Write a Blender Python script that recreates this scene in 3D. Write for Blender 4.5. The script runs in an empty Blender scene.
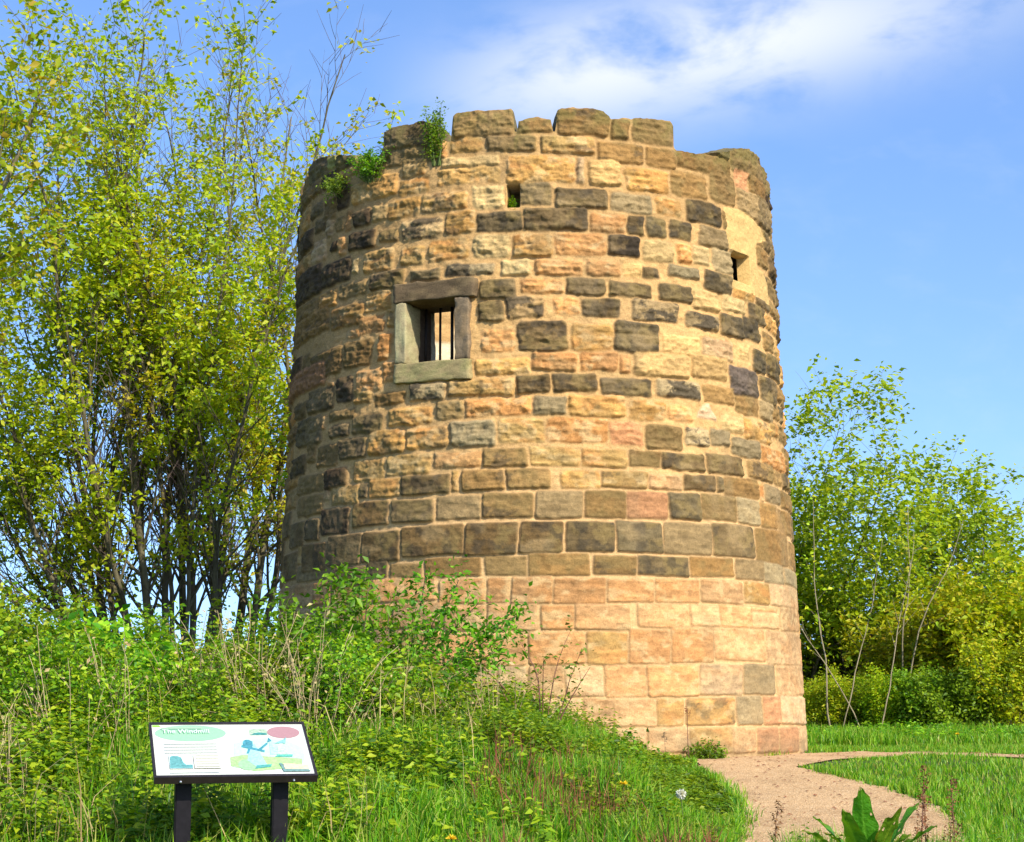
import bpy, bmesh, math, random
import numpy as np
from mathutils import Vector, Matrix, Quaternion

R_ = math.radians
SC = bpy.context.scene
COL = SC.collection
rng = np.random.default_rng(7)
random.seed(7)

# ------------------------------------------------------------------ camera
CAM_H = 0.607
FPX = 1700.0
PITCH = R_(9.15)
cam_d = bpy.data.cameras.new('camera'); cam = bpy.data.objects.new('camera', cam_d); COL.objects.link(cam)
cam.location = (0, 0, CAM_H)
cam.rotation_euler = (R_(90) + PITCH, 0, 0)
cam_d.sensor_width = 36.0; cam_d.sensor_fit = 'HORIZONTAL'
cam_d.lens = 36.0 * FPX / 1024.0
cam_d.clip_start = 0.1; cam_d.clip_end = 9000
SC.camera = cam

# ------------------------------------------------------------------ world, sun, exposure
SUN_EL = R_(37); SUN_AZ = R_(38)          # azimuth: to the right of straight behind the camera
SUN_V = Vector((math.sin(SUN_AZ) * math.cos(SUN_EL), -math.cos(SUN_AZ) * math.cos(SUN_EL), math.sin(SUN_EL)))
SUN_STRENGTH = 4.9
SKY_STRENGTH = 0.125
EXPOSURE = 0.42
SC.view_settings.view_transform = 'Standard'
SC.view_settings.look = 'None'
SC.view_settings.exposure = EXPOSURE
SC.view_settings.gamma = 1.0
SC.view_settings.use_curve_mapping = False

sun_d = bpy.data.lights.new('sun', 'SUN'); sun = bpy.data.objects.new('sun', sun_d); COL.objects.link(sun)
sun_d.energy = SUN_STRENGTH; sun_d.angle = R_(0.53); sun_d.color = (1.0, 0.93, 0.80)
sun.rotation_euler = SUN_V.to_track_quat('Z', 'Y').to_euler()
sun.location = (10, -20, 30)

W = bpy.data.worlds.new('World'); SC.world = W; W.use_nodes = True


class NT:
    def __init__(s, nt): s.nt = nt
    def n(s, t, **kw):
        nd = s.nt.nodes.new(t)
        for k, v in kw.items(): setattr(nd, k, v)
        return nd
    def l(s, a, b): s.nt.links.new(a, b)
    def val(s, sock, v):
        if hasattr(v, 'is_output') or isinstance(v, bpy.types.NodeSocket): s.l(v, sock)
        else: sock.default_value = v
    def math(s, op, a, b=0.0, clamp=False):
        m = s.n('ShaderNodeMath', operation=op, use_clamp=clamp)
        s.val(m.inputs[0], a); s.val(m.inputs[1], b); return m.outputs[0]
    def mix(s, f, a, b, mode='MIX'):
        m = s.n('ShaderNodeMix', data_type='RGBA', blend_type=mode)
        s.val(m.inputs[0], f); s.val(m.inputs[6], a); s.val(m.inputs[7], b); return m.outputs[2]
    def ramp(s, f, stops, interp='LINEAR'):
        r = s.n('ShaderNodeValToRGB'); r.color_ramp.interpolation = interp
        e = r.color_ramp.elements
        while len(e) < len(stops): e.new(0.5)
        for i, (p, c) in enumerate(stops):
            e[i].position = p; e[i].color = c if len(c) == 4 else (*c, 1)
        s.val(r.inputs[0], f); return r.outputs[0]
    def smooth(s, v, a, b):
        m = s.n('ShaderNodeMapRange', interpolation_type='SMOOTHSTEP')
        s.val(m.inputs[0], v); m.inputs[1].default_value = a; m.inputs[2].default_value = b
        m.inputs[3].default_value = 0; m.inputs[4].default_value = 1
        return m.outputs[0]
    def noise(s, vec, scale, detail=4, rough=0.55, dist=0.0):
        t = s.n('ShaderNodeTexNoise'); s.val(t.inputs['Vector'], vec)
        t.inputs['Scale'].default_value = scale; t.inputs['Detail'].default_value = detail
        t.inputs['Roughness'].default_value = rough; t.inputs['Distortion'].default_value = dist
        return t.outputs[0]


w = NT(W.node_tree)
for nd in list(W.node_tree.nodes): W.node_tree.nodes.remove(nd)
sky = w.n('ShaderNodeTexSky'); sky.sky_type = 'NISHITA'; sky.sun_disc = False
sky.sun_elevation = SUN_EL; sky.sun_rotation = math.pi - SUN_AZ
sky.altitude = 50; sky.air_density = 1.0; sky.dust_density = 0.7; sky.ozone_density = 2.0
tc = w.n('ShaderNodeTexCoord')
va = w.n('ShaderNodeVectorMath', operation='ADD'); w.l(tc.outputs['Generated'], va.inputs[0]); va.inputs[1].default_value = (0, 0, 0.145)
vn = w.n('ShaderNodeVectorMath', operation='NORMALIZE'); w.l(va.outputs[0], vn.inputs[0]); w.l(vn.outputs[0], sky.inputs[0])
D3 = tc.outputs['Generated']
def dotc(v):
    d = w.n('ShaderNodeVectorMath', operation='DOT_PRODUCT'); w.l(D3, d.inputs[0]); d.inputs[1].default_value = v
    return d.outputs['Value']
fw = (0, math.cos(PITCH), math.sin(PITCH)); up_ = (0, -math.sin(PITCH), math.cos(PITCH))
df = w.math('MAXIMUM', dotc(fw), 0.05)
su = w.math('DIVIDE', dotc((1, 0, 0)), df)           # bearing east of north in the sky
sv = w.math('DIVIDE', dotc(up_), df)
# cirrus streak: a long soft band climbing to the right
ca, sa = math.cos(R_(11)), math.sin(R_(11))
u0 = w.math('SUBTRACT', su, (560 - 512) / FPX); v0 = w.math('SUBTRACT', sv, (421 - 66) / FPX)
al = w.math('ADD', w.math('MULTIPLY', u0, ca), w.math('MULTIPLY', v0, sa))
ac = w.math('SUBTRACT', w.math('MULTIPLY', v0, ca), w.math('MULTIPLY', u0, sa))
cmb = w.n('ShaderNodeCombineXYZ'); w.val(cmb.inputs[0], w.math('MULTIPLY', al, 6.0)); w.val(cmb.inputs[1], w.math('MULTIPLY', ac, 13.0))
n1 = w.noise(cmb.outputs[0], 1.5, 5, 0.55, 0.5)
cmb2 = w.n('ShaderNodeCombineXYZ'); w.val(cmb2.inputs[0], w.math('MULTIPLY', su, 9.0)); w.val(cmb2.inputs[1], w.math('MULTIPLY', sv, 16.0))
n2 = w.noise(cmb2.outputs[0], 2.2, 5, 0.6, 0.3)
band = w.math('DIVIDE', w.math('ADD', ac, 0.006), 0.036); band = w.math('MULTIPLY', band, band)
band = w.math('POWER', 2.718, w.math('MULTIPLY', band, -1.0))
lend = w.smooth(al, -0.13, 0.03)
rend = w.math('SUBTRACT', 1.0, w.math('MULTIPLY', w.smooth(al, 0.12, 0.30), 0.75))
dens = w.math('MULTIPLY', w.math('MULTIPLY', band, lend), rend)
dens = w.math('MULTIPLY', dens, w.smooth(w.math('ADD', w.math('MULTIPLY', n1, 0.7), w.math('MULTIPLY', n2, 0.3)), 0.30, 0.56))
veil = w.math('MULTIPLY', w.smooth(n2, 0.45, 0.8), 0.06)
dens = w.math('MAXIMUM', w.math('MULTIPLY', dens, 0.84), veil)
hs = w.n('ShaderNodeHueSaturation'); hs.inputs['Saturation'].default_value = 1.15; hs.inputs['Value'].default_value = 1.84; hs.inputs['Hue'].default_value = 0.507
w.l(sky.outputs[0], hs.inputs['Color'])
skyc = w.mix(dens, hs.outputs[0], (6.3, 6.5, 6.9, 1))
bg = w.n('ShaderNodeBackground'); w.l(skyc, bg.inputs[0]); bg.inputs[1].default_value = SKY_STRENGTH
wo = w.n('ShaderNodeOutputWorld'); w.l(bg.outputs[0], wo.inputs[0])

# ------------------------------------------------------------------ helpers: objects, tags
def tag(o, label=None, cat=None, group=None, kind=None):
    if label: o['label'] = label
    if cat: o['category'] = cat
    if group: o['group'] = group
    if kind: o['kind'] = kind
    return o

def thing(name, label, cat, loc=(0, 0, 0), rz=0.0, group=None):
    o = bpy.data.objects.new(name, None); COL.objects.link(o)
    o.empty_display_size = 0.2; o.location = loc; o.rotation_euler = (0, 0, rz)
    return tag(o, label, cat, group)

def obj(name, me, mats=None, parent=None):
    o = bpy.data.objects.new(name, me); COL.objects.link(o)
    if mats:
        for m in (mats if isinstance(mats, (list, tuple)) else [mats]): me.materials.append(m)
    if parent is not None: o.parent = parent
    return o

def dup(root, loc, rz=0.0, scale=1.0, label=None, group=None):
    c = root.copy(); COL.objects.link(c); c.location = loc; c.rotation_euler = (0, 0, rz)
    c.scale = (scale,) * 3 if not isinstance(scale, tuple) else scale
    if label: c['label'] = label
    if group: c['group'] = group
    for ch in list(root.children):
        d = ch.copy(); COL.objects.link(d); d.parent = c
        for g in list(ch.children):
            e = g.copy(); COL.objects.link(e); e.parent = d
    return c

def npmesh(name, V, F, smooth=False, mat_idx=None):
    """V (n,3); F list of (m,k) int arrays"""
    me = bpy.data.meshes.new(name)
    V = np.asarray(V, np.float32)
    F = [np.asarray(f, np.int32) for f in F if len(f)]
    nl = sum(f.size for f in F); npoly = sum(len(f) for f in F)
    me.vertices.add(len(V)); me.vertices.foreach_set('co', V.ravel())
    me.loops.add(nl); me.loops.foreach_set('vertex_index', np.concatenate([f.ravel() for f in F]))
    ls = []; k = 0
    for f in F:
        ls.append(np.arange(len(f)) * f.shape[1] + k); k += f.size
    me.polygons.add(npoly); me.polygons.foreach_set('loop_start', np.concatenate(ls).astype(np.int32))
    if smooth: me.polygons.foreach_set('use_smooth', np.ones(npoly, bool))
    if mat_idx is not None: me.polygons.foreach_set('material_index', np.asarray(mat_idx, np.int32))
    me.update(calc_edges=True); me.validate()
    return me

def hash2(ix, iy, seed):
    h = (ix.astype(np.int64) * 374761393 + iy.astype(np.int64) * 668265263 + seed * 1274126177) & 0x7fffffff
    h = ((h ^ (h >> 13)) * 1274126177) & 0x7fffffff
    h = h ^ (h >> 16)
    return (h & 0xffff) / 65535.0

def vnoise(x, y, seed=0):
    xi = np.floor(x); yi = np.floor(y); fx = x - xi; fy = y - yi
    fx = fx * fx * (3 - 2 * fx); fy = fy * fy * (3 - 2 * fy)
    a = hash2(xi, yi, seed); b = hash2(xi + 1, yi, seed); c = hash2(xi, yi + 1, seed); d = hash2(xi + 1, yi + 1, seed)
    return (a * (1 - fx) + b * fx) * (1 - fy) + (c * (1 - fx) + d * fx) * fy

def fbm(x, y, seed=0, oct=4, gain=0.55):
    s = 0; a = 1; t = 0
    for i in range(oct):
        s = s + a * vnoise(x * 2 ** i, y * 2 ** i, seed + i * 17); t += a; a *= gain
    return s / t

def sstep(x, a, b):
    t = np.clip((x - a) / (b - a), 0, 1); return t * t * (3 - 2 * t)

# ------------------------------------------------------------------ materials
def newmat(name):
    m = bpy.data.materials.new(name); m.use_nodes = True
    nt = NT(m.node_tree); b = m.node_tree.nodes['Principled BSDF']
    return m, nt, b

def leaf_mat(name, cols, trans=0.35, rough=0.5, vary=0.42):
    m, t, b = newmat(name)
    g = t.n('ShaderNodeNewGeometry')
    st = [(i / max(1, len(cols) - 1), c) for i, c in enumerate(cols)]
    c = t.ramp(g.outputs['Random Per Island'], st)
    oi = t.n('ShaderNodeObjectInfo')
    hv = t.n('ShaderNodeHueSaturation'); t.l(c, hv.inputs['Color'])
    t.val(hv.inputs['Hue'], t.math('ADD', 0.480, t.math('MULTIPLY', oi.outputs['Random'], 0.046)))
    t.val(hv.inputs['Value'], t.math('ADD', 1 - vary / 2, t.math('MULTIPLY', oi.outputs['Random'], vary)))
    c = hv.outputs[0]
    t.l(c, b.inputs['Base Color']); b.inputs['Roughness'].default_value = rough
    b.inputs['Specular IOR Level'].default_value = 0.35
    tr = t.n('ShaderNodeBsdfTranslucent')
    t.l(t.mix(1.0, c, (1.25, 1.15, 0.5, 1), 'MULTIPLY'), tr.inputs[0])
    mx = t.n('ShaderNodeMixShader'); mx.inputs[0].default_value = trans
    t.l(b.outputs[0], mx.inputs[1]); t.l(tr.outputs[0], mx.inputs[2])
    t.l(mx.outputs[0], m.node_tree.nodes['Material Output'].inputs[0])
    return m

def bark_mat(name, c1, c2, scale=14):
    m, t, b = newmat(name)
    tcn = t.n('ShaderNodeTexCoord')
    mp = t.n('ShaderNodeMapping'); t.l(tcn.outputs['Object'], mp.inputs[0]); mp.inputs['Scale'].default_value = (1, 1, 0.3)
    n = t.noise(mp.outputs[0], scale, 5, 0.65)
    t.l(t.ramp(n, [(0.3, c1), (0.7, c2)]), b.inputs['Base Color']); b.inputs['Roughness'].default_value = 0.85
    bp = t.n('ShaderNodeBump'); bp.inputs['Strength'].default_value = 0.5; bp.inputs['Distance'].default_value = 0.01
    t.l(n, bp.inputs['Height']); t.l(bp.outputs[0], b.inputs['Normal'])
    return m

def plain_mat(name, c, rough=0.6, metal=0.0, var=0.12, scale=30):
    m, t, b = newmat(name)
    tcn = t.n('ShaderNodeTexCoord'); n = t.noise(tcn.outputs['Object'], scale, 4, 0.6)
    c2 = tuple(min(1, x * (1 + var)) for x in c); c1 = tuple(x * (1 - var) for x in c)
    t.l(t.ramp(n, [(0.3, c1), (0.7, c2)]), b.inputs['Base Color'])
    b.inputs['Roughness'].default_value = rough; b.inputs['Metallic'].default_value = metal
    return m

def stone_mat():
    m, t, b = newmat('sandstone_masonry')
    at = t.n('ShaderNodeAttribute'); at.attribute_name = 'Col'
    tcn = t.n('ShaderNodeTexCoord')
    mp = t.n('ShaderNodeMapping'); t.l(tcn.outputs['Object'], mp.inputs[0]); mp.inputs['Scale'].default_value = (1, 1, 2.2)
    nf = t.noise(tcn.outputs['Object'], 70, 4, 0.7)
    nm = t.noise(mp.outputs[0], 14, 5, 0.65, 0.4)
    f = t.math('ADD', t.math('MULTIPLY', nf, 0.55), t.math('MULTIPLY', nm, 0.45))
    k = t.ramp(f, [(0.28, (0.52,) * 3), (0.5, (1.0,) * 3), (0.72, (1.4,) * 3)])
    c = t.mix(1.0, at.outputs['Color'], k, 'MULTIPLY')
    t.l(c, b.inputs['Base Color']); b.inputs['Roughness'].default_value = 0.93
    b.inputs['Specular IOR Level'].default_value = 0.15
    bp = t.n('ShaderNodeBump'); bp.inputs['Strength'].default_value = 0.75; bp.inputs['Distance'].default_value = 0.012
    t.l(f, bp.inputs['Height']); t.l(bp.outputs[0], b.inputs['Normal'])
    return m

M_STONE = stone_mat()
M_BARK = bark_mat('grey_green_bark', (0.055, 0.045, 0.022), (0.17, 0.145, 0.075))
M_TWIG = bark_mat('purple_brown_twig', (0.07, 0.045, 0.038), (0.15, 0.10, 0.085))
M_PALE_BARK = bark_mat('pale_sapling_bark', (0.17, 0.135, 0.075), (0.34, 0.28, 0.17), 22)
M_DRY = bark_mat('dry_stem', (0.30, 0.21, 0.09), (0.52, 0.41, 0.21), 18)
M_CANE = bark_mat('reddish_cane', (0.10, 0.035, 0.025), (0.20, 0.08, 0.05), 18)
M_GSTEM = bark_mat('green_stem', (0.06, 0.10, 0.015), (0.12, 0.15, 0.03), 18)

# ------------------------------------------------------------------ image helpers (bearing of a thing seen from the path)
def ray(px, py):
    x = (px - 512) / FPX; y = -(py - 421) / FPX
    d = np.array([x, math.cos(PITCH) - y * math.sin(PITCH), math.sin(PITCH) + y * math.cos(PITCH)])
    return d / d[1]           # unit step in depth
def at(px, py, Y):
    d = ray(px, py); return (d[0] * Y, Y, CAM_H + d[2] * Y)
def xat(px, Y): return (px - 512) / FPX * Y
def zat(py, Y): return CAM_H + ray(512, py)[2] * Y

# ------------------------------------------------------------------ tower geometry
TD = 19.0
def solve_edge(px_l, px_r, py):
    dl, dr = ray(px_l, py), ray(px_r, py)
    al, ar = math.atan(dl[0]), math.atan(dr[0])
    c = (al + ar) / 2; h = (ar - al) / 2
    dist = TD / math.cos(c)
    Rr = dist * math.sin(h); cx = TD * math.tan(c)
    depth = TD - Rr * math.sin(h)
    return Rr, cx, CAM_H + dr[2] * depth
_r0, _c0, _z0 = solve_edge(273.5, 805.5, 745)
_r1, _c1, _z1 = solve_edge(302, 768.5, 195)
def trad(z): return _r0 + (_r1 - _r0) * (z - _z0) / (_z1 - _z0)
def tcx(z): return _c0 + (_c1 - _c0) * (z - _z0) / (_z1 - _z0)
print('tower', _r0, _c0, _z0, _r1, _c1, _z1)

def hit(px, py):
    """bearing round the tower and height for a point seen on its face"""
    d = ray(px, py); Y = 16.5
    th = 0; z = 0
    for i in range(12):
        z = CAM_H + d[2] * Y; r = trad(z); cx = tcx(z)
        A = d[0] ** 2 + 1; B = -2 * (d[0] * cx + TD); C = cx * cx + TD * TD - r * r
        disc = B * B - 4 * A * C
        if disc <= 0:
            Y = -B / (2 * A)
        else:
            Y = (-B - math.sqrt(disc)) / (2 * A)
        th = math.atan2(d[0] * Y - cx, TD - Y)
    return th, z
def tpos(th, z, off=0.0):
    r = trad(z) + off
    return Vector((tcx(z) + r * math.sin(th), TD - r * math.cos(th), z))

# stones as seen: (x0, x1, y0, y1, kind)
STONES = """
452.5 513 109 135.5 o;517 553 118 132.5 o;556.5 610 108 135 o;611.5 630 118 139 o;632.5 674 118 144 o;384 431 122 150 k;
336 358 155 167 k;309 327 157 178 k;327 336 155 168 l;677 731 152 172 o;732 766 148 180 o;
450 483 137 152 y;486.5 536 135 151 o;540 595 135 153.5 y;597 644 142.5 163 o;646.5 676.5 147 168 o;384 434 147 164 o;338 361 166 176 y;
351 397 178 199 y;401 426 163 176 y;398 428 178 194 y;441 499 156 166 w;436 500 167 183 y;506 575 155 182 y;588 622 160 186 w;626 669 169 192 y;671.5 708 172.5 197 o;711 736 174 203 o;738 758 190 215 g;736 748 171 189 n;750 764 178 196 o;758 769 200 228 k;
311 322 203 217 k;314 325 218 232 k;323 335 198 220 o;335 344 217 231 o;353 370 210 226 d;371 388 205 221 w;388 420 198 217 y;420 468 192 210 y;472 505 184.5 208 w;519 552 182 205 k;555.5 608 188 208 k;611 653 193 213 g;656.5 682 198 215 y;687 722 201.5 224 k;
348 375 231 249 d;379 398 229 242 o;401 443 218 239 m;445 474 211 233 y;476 523 211.5 231 k;524 588 207 230 k;590 626 214 233 r;627.5 645 215 235 k;647 667.5 217 237 k;670 692 220 239 k;700 729 228 247 g;
312 325 240 262 p;330 337 241 252 d;321 350 260 284 d;351 358 258 275 w;363 393 249.5 271 y;400 425 246.5 265 y;428 468 238 260 y;472 510 234 257 w;512.5 553 233 257 y;555 606 232.5 255 r;608 641 235 256 d;644 674 240 261 w;678 693 244 263 r;694 710 245 265 w;713 735 249 273 g;758 768 248 267 o;
298 321 268 298 d;338 366 282 297 o;369 403 271 289 k;410 441 268.5 280 k;446 494 263 275 m;500 531 259 275 w;535 583 259 275 r;587 621 260 276 r;623 643 262 277 w;643 660.5 267 278 k;669 699 265.5 278 g;705 733 272 293 k;
317 337 290 308 y;297 317 302 323 o;365 391 291 311 y;330 364 305 327 y;479 517 279 299.5 k;521 565 278.5 293 r;567 605 277.5 295 k;608 652.5 282 297 k;659 692.5 284 301 k;693 720 291 310 w;723 746 297 312 w;750 765 305 323 k;
477 504 301 321 k;506 545 296 318 m;553 581 297.5 314 r;583 621 298 317 k;632 679 300 321 m;687 719 313 329 m;721 743.5 315 336 k;744 760 318.5 340 k;764 773 333 351 o;
358 384 316 333 r;297 328 314 337 o;345 359 328 338 r;377 391 333 360 r;
310 341 350 377 o;342 371 340 367 o;292 325 366 390 n;480 515 329 352 r;517.5 568 320.5 351 k;571 613 324 350 y;614 660 321.5 353 k;663 701 335 355 w;703 734 338 360 p;738 751 343 360 w;754 766 351 373 k;
474 531 358 375 y;532 577 352 371 r;580 618 351 371 r;619.5 631 355 373 r;634 690 353 377 w;692 728 356 379 w;731 759 368 396 v;761 775.5 378 405 k;
355 381 369.5 391 r;382 394 362 382 r;335 352 376 402 d;307 333 388 412 k;
409 446 382.5 400 m;373 404 392 405 o;448 514 379 396 y;516 551 374.5 393 k;553 598 373 392 k;601 653 378 396 k;657 701 380.5 398 m;704 735 386 403 o;737 760 396 415 o;761 773 402 421 g;
350 381 414 434 k;330 348 424 438 k;328 355 409 420 o;387 431 407 425 y;435 463 400 418 y;465 532 398 415 r;533 567 396 415 g;568 626 395 417 y;630 666 400.5 420 y;668 693 405 421 r;698 718 403 419 t;723 744 416 432 w;745 771 420 441 y;297 321 417 445 k;
338 366 438 459 k;317 337 445 467 o;368 404.5 430 454 y;405.5 448 427 448 y;450 495 420 447 g;497 545 418 443 y;547 609 417.5 442 r;611 644 422 445 n;646.5 683 425 449 o;686 710 428 446 m;711 731 429 446 g;733 761.5 439 457 g;763 784 448 469 r;
325 347 468 488 d;353 384 459 481 y;386.5 430 454 475 y;433 481 452 467 r;298 323 475 493 o;292 305 456 476 k;482 527.5 448 467 o;530 580 447 466 y;582 628 449 467 y;630 661 450.5 467 o;662 705 453 470 k;707 743 455 474 k;749 773 462 480 o;
369 400 479 497 y;360 367.5 483 498 k;331 359 486 504 y;298 323 496 515 o;401 450 475 494 k;451.5 457.5 471 491 y;461 504.5 470 490 o;507 550 469 488 o;561 600 471 488 y;601.5 647.5 471 488 y;649 682 474 489 p;684 715 475 490 k;717 723 477 491 k;724 759 478 497 o;765 780 486 503 g;
353 388.5 502 526 k;392 433.5 500 522 k;322 349.5 508 534 d;307 320.5 519 540 k;292 304.5 523 547 k;437 481 496 519 g;483 533.5 493 517 o;536 582.5 491 518 g;585 626 491 518 o;627 667.5 492 518 n;669 700 493 519 k;701 736 495 520 o;737 758.5 499 524 g;760 776 504 528 o;777.5 790 511 534 o;
304 327 544 571 k;329 361.5 535 565 k;363 400 532 561 k;402.5 464 526 555 k;285 298 554 580 k;466 517 523 554 k;520.5 562.5 522 552 k;566.5 614 522.5 551 k;616.5 661.5 522 552 k;663.5 710.5 523 554 g;712 752.5 525 556 k;755 786 530 564 o;787.5 795 544 570 o;
335 367 567 585 k;391 422 564 577 o;426 481 558 576 o;486 526.5 556.5 575 o;529 589 554 575 o;594 636 556 574 o;638 688 557 575 k;690 732.5 558 576 o;735 762 560 579 g;763 782 564 583 g;783.5 796.5 571 586 g;
440 484 580 603 r;488 508 579 602 r;512 552 577.5 603 r;554 605 578.5 603 r;607.5 653 580 601.5 r;655.5 698.5 580 602 r;701 741.5 581 602.5 r;744 768 583 603 y;769.5 797 586 606 p;
445 484 606 630 r;488 536.5 605 629 r;541.5 573 606 628.5 r;575 629 605 629 r;637.5 688 605 627 r;690 718.5 606 626 p;720 750.5 606 627 r;751.5 778 613 628 p;751 776 608 611 r;780 798 608 630 p;
444 477 635 665 r;481 525 635 666 r;529 584.5 632.5 664 r;587 627 632 664 y;629.5 669.5 630 663 r;671.5 712.5 628 662 r;714 763.5 629 660 r;766 799 632 664 p;
448 496 669 697 p;498.5 526 667 697 p;528 564 667 696 p;566 603 667 696 p;605.5 645 666 697 r;647.5 697.5 665.5 696 r;700 741.5 665 694 p;743 773 665 694 g;776 802 666 695 p;
420 452 700 726 p;455 485 700 726 p;487 530 700 726 p;532 581 700 726 p;583 612 699.5 726 r;614 655 699 726 r;657 683 699.5 726 y;686 733.5 698.5 724 y;736 761 696.5 724 g;763 779 697 724 n;780 804 697 724 p;
560 601 729 752 p;603 645 729 752 p;647 688.5 728.5 752 p;690 731.5 728 752 y;733 754.5 728 752 p;757 777 728 752 n;779 797 728 752 n;798.5 806 728 752 p
"""
PAL = {  # albedo of each kind of stone, linear
    'd': (0.048, 0.032, 0.018), 'k': (0.115, 0.079, 0.035), 'g': (0.25, 0.175, 0.080), 'o': (0.235, 0.138, 0.047),
    'y': (0.44, 0.248, 0.074), 'r': (0.51, 0.255, 0.085), 'p': (0.47, 0.295, 0.140), 'w': (0.48, 0.31, 0.12),
    'n': (0.40, 0.195, 0.085), 'm': (0.40, 0.27, 0.12), 'v': (0.10, 0.075, 0.055), 'l': (0.34, 0.32, 0.09), 't': (0.55, 0.36, 0.20), 'b': (0.46, 0.245, 0.096)}
MORTAR = np.array((0.54, 0.342, 0.150))
OCHRE = np.array((0.53, 0.345, 0.125))

WIN = dict(x0=407, x1=455, y0=300, y1=360)
def build_tower():
    st = []
    for s in STONES.replace('\n', '').split(';'):
        s = s.strip()
        if not s: continue
        a = s.split(); x0, x1, y0, y1 = map(float, a[:4]); k = a[4]
        xm, ym = (x0 + x1) / 2, (y0 + y1) / 2
        t0, _ = hit(x0, ym); t1, _ = hit(x1, ym); tm = (t0 + t1) / 2
        # follow the stone's own middle
        _, z1 = hit(xm, y0); _, z0 = hit(xm, y1)
        if x1 - x0 > 3 and t1 - t0 > 0.01: st.append([t0, t1, z0, z1, k])
    # courses: cluster heights for the filler stones
    cz = [0.0]
    for a in "729 698 666 631 604 578 556 523 492 469 448 417 396 374 352 322 299 280 261 236 212 187 158 138 112".split():
        cz.append(hit(600 if float(a) < 560 else 690, float(a) - 1.0)[1])
    cz = sorted(cz)
    rr = np.random.default_rng(3)
    wt0, wz1 = hit(397, 281); wt1, wz0 = hit(473, 381)
    fill = []
    for i in range(len(cz) - 1):
        a, b = cz[i], cz[i + 1]; zm = (a + b) / 2
        iv = sorted([(s[0], s[1]) for s in st if s[2] - 0.02 < zm < s[3] + 0.02] +
                    ([(wt0, wt1)] if wz0 < zm < wz1 else []))
        cur = -math.pi; gaps = []
        for (p, q) in iv:
            if p - cur > 0.045: gaps.append((cur, p))
            cur = max(cur, q)
        gaps.append((cur, math.pi))
        for (p, q) in gaps:
            t = p + 0.006
            while q - t > 0.035:
                wd = rr.uniform(0.10, 0.22)
                if q - t - wd < 0.07: wd = q - t - 0.006
                if zm < 1.75: kk = rr.choice(list('rrpyp'))
                elif zm < 2.4: kk = rr.choice(list('kkog'))
                elif zm < 3.6: kk = rr.choice(list('oykor'))
                else: kk = rr.choice(list('oykkdyo'))
                if abs((t + wd / 2)) < 1.15 and wd < 0.09: kk = rr.choice(list('yrp'))
                fill.append([t, t + wd - 0.008, a + 0.02, b - 0.015, kk])
                t += wd
    # rim line
    rim = """250 200;303 192;309 171;313 161;326 156;335 155.5;338 157;357 155;361 172;374 173;381 152;384 134;400 126;421 121.5;431 123;434 140;450 141;452.5 117;457 112;484 111;511 108.5;513 112;514.3 131;517 132;518.5 121;536 116.5;551 119;553 131;555.8 131;557 110;561 107.5;585 107.5;602 109.5;609 115;611.5 118;629 117.5;632 118.5;634 117.5;671 121;674 124;675.3 147;678 150;695 154;700 153;730 151.5;732 151;737 148;748 149.5;758 156;764 168;768 186"""
    rt, rz = [], []
    for p in rim.split(';'):
        x, y = map(float, p.split()); t, z = hit(x, y)
        if rt and t <= rt[-1] + 1e-4: continue
        rt.append(t); rz.append(z)
    rt, rz = np.array(rt), np.array(rz)
    zback = float(np.median(rz)) - 0.1

    th = [-math.pi]
    while th[-1] < math.pi:
        f = abs(th[-1]) < 1.80
        th.append(th[-1] + (0.0039 if f else 0.016))
    th = np.array(th[:-1] + [math.pi])
    def ztop_of(t):
        z = np.interp(t, rt, rz)
        blk = np.floor((t + 4) / 0.17)
        zb = zback + (hash2(blk, blk * 0, 5) - 0.5) * 0.34
        out = (t < rt[0]) | (t > rt[-1])
        return np.where(out, zb, z)
    ztop = ztop_of(th) + (fbm(th * 30, th * 0, 9, 3) - 0.5) * 0.035
    NZ = 620
    ZB = -0.7
    T = np.repeat(th[:, None], NZ, 1)
    Zu = np.linspace(ZB, float(ztop.max()), NZ)
    Z = np.minimum(Zu[None, :], ztop[:, None])
    over = Zu[None, :] > ztop[:, None] + 0.006
    S = T * 2.75                                   # arc length for noise
    wx = (fbm(S * 9, Z * 9, 21, 3) - 0.5) * 0.046
    wz = (fbm(S * 7, Z * 11, 33, 3) - 0.5) * 0.040
    er = sstep(Z, 2.0, 3.3)                         # how weathered: more towards the top
    big = fbm(S * 1.1, Z * 1.1, 44, 4)
    strata = fbm(S * 3.5, Z * 26, 55, 4)
    fine = fbm(S * 22, Z * 26, 66, 4)
    mid = fbm(S * 7, Z * 10, 77, 4)
    Cmort = MORTAR[None, None, :] * (1 - er[..., None]) + np.array((0.52, 0.312, 0.120))[None, None, :] * er[..., None]
    H = (fine - 0.5) * 0.012 + (mid - 0.5) * 0.03 * (0.4 + 0.7 * er) + 0.006 * er
    Cc = Cmort * (0.80 + 0.4 * mid + 0.25 * (fine - 0.5))[..., None]
    # mortar mixed towards a darker brown on the left side and near the head
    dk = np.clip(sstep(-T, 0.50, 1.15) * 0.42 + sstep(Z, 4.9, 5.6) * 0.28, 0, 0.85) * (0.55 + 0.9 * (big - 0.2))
    Cc = Cc * (1 - np.clip(dk, 0, 0.78))[..., None] + np.array((0.17, 0.105, 0.045))[None, None, :] * np.clip(dk, 0, 0.78)[..., None]
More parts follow.
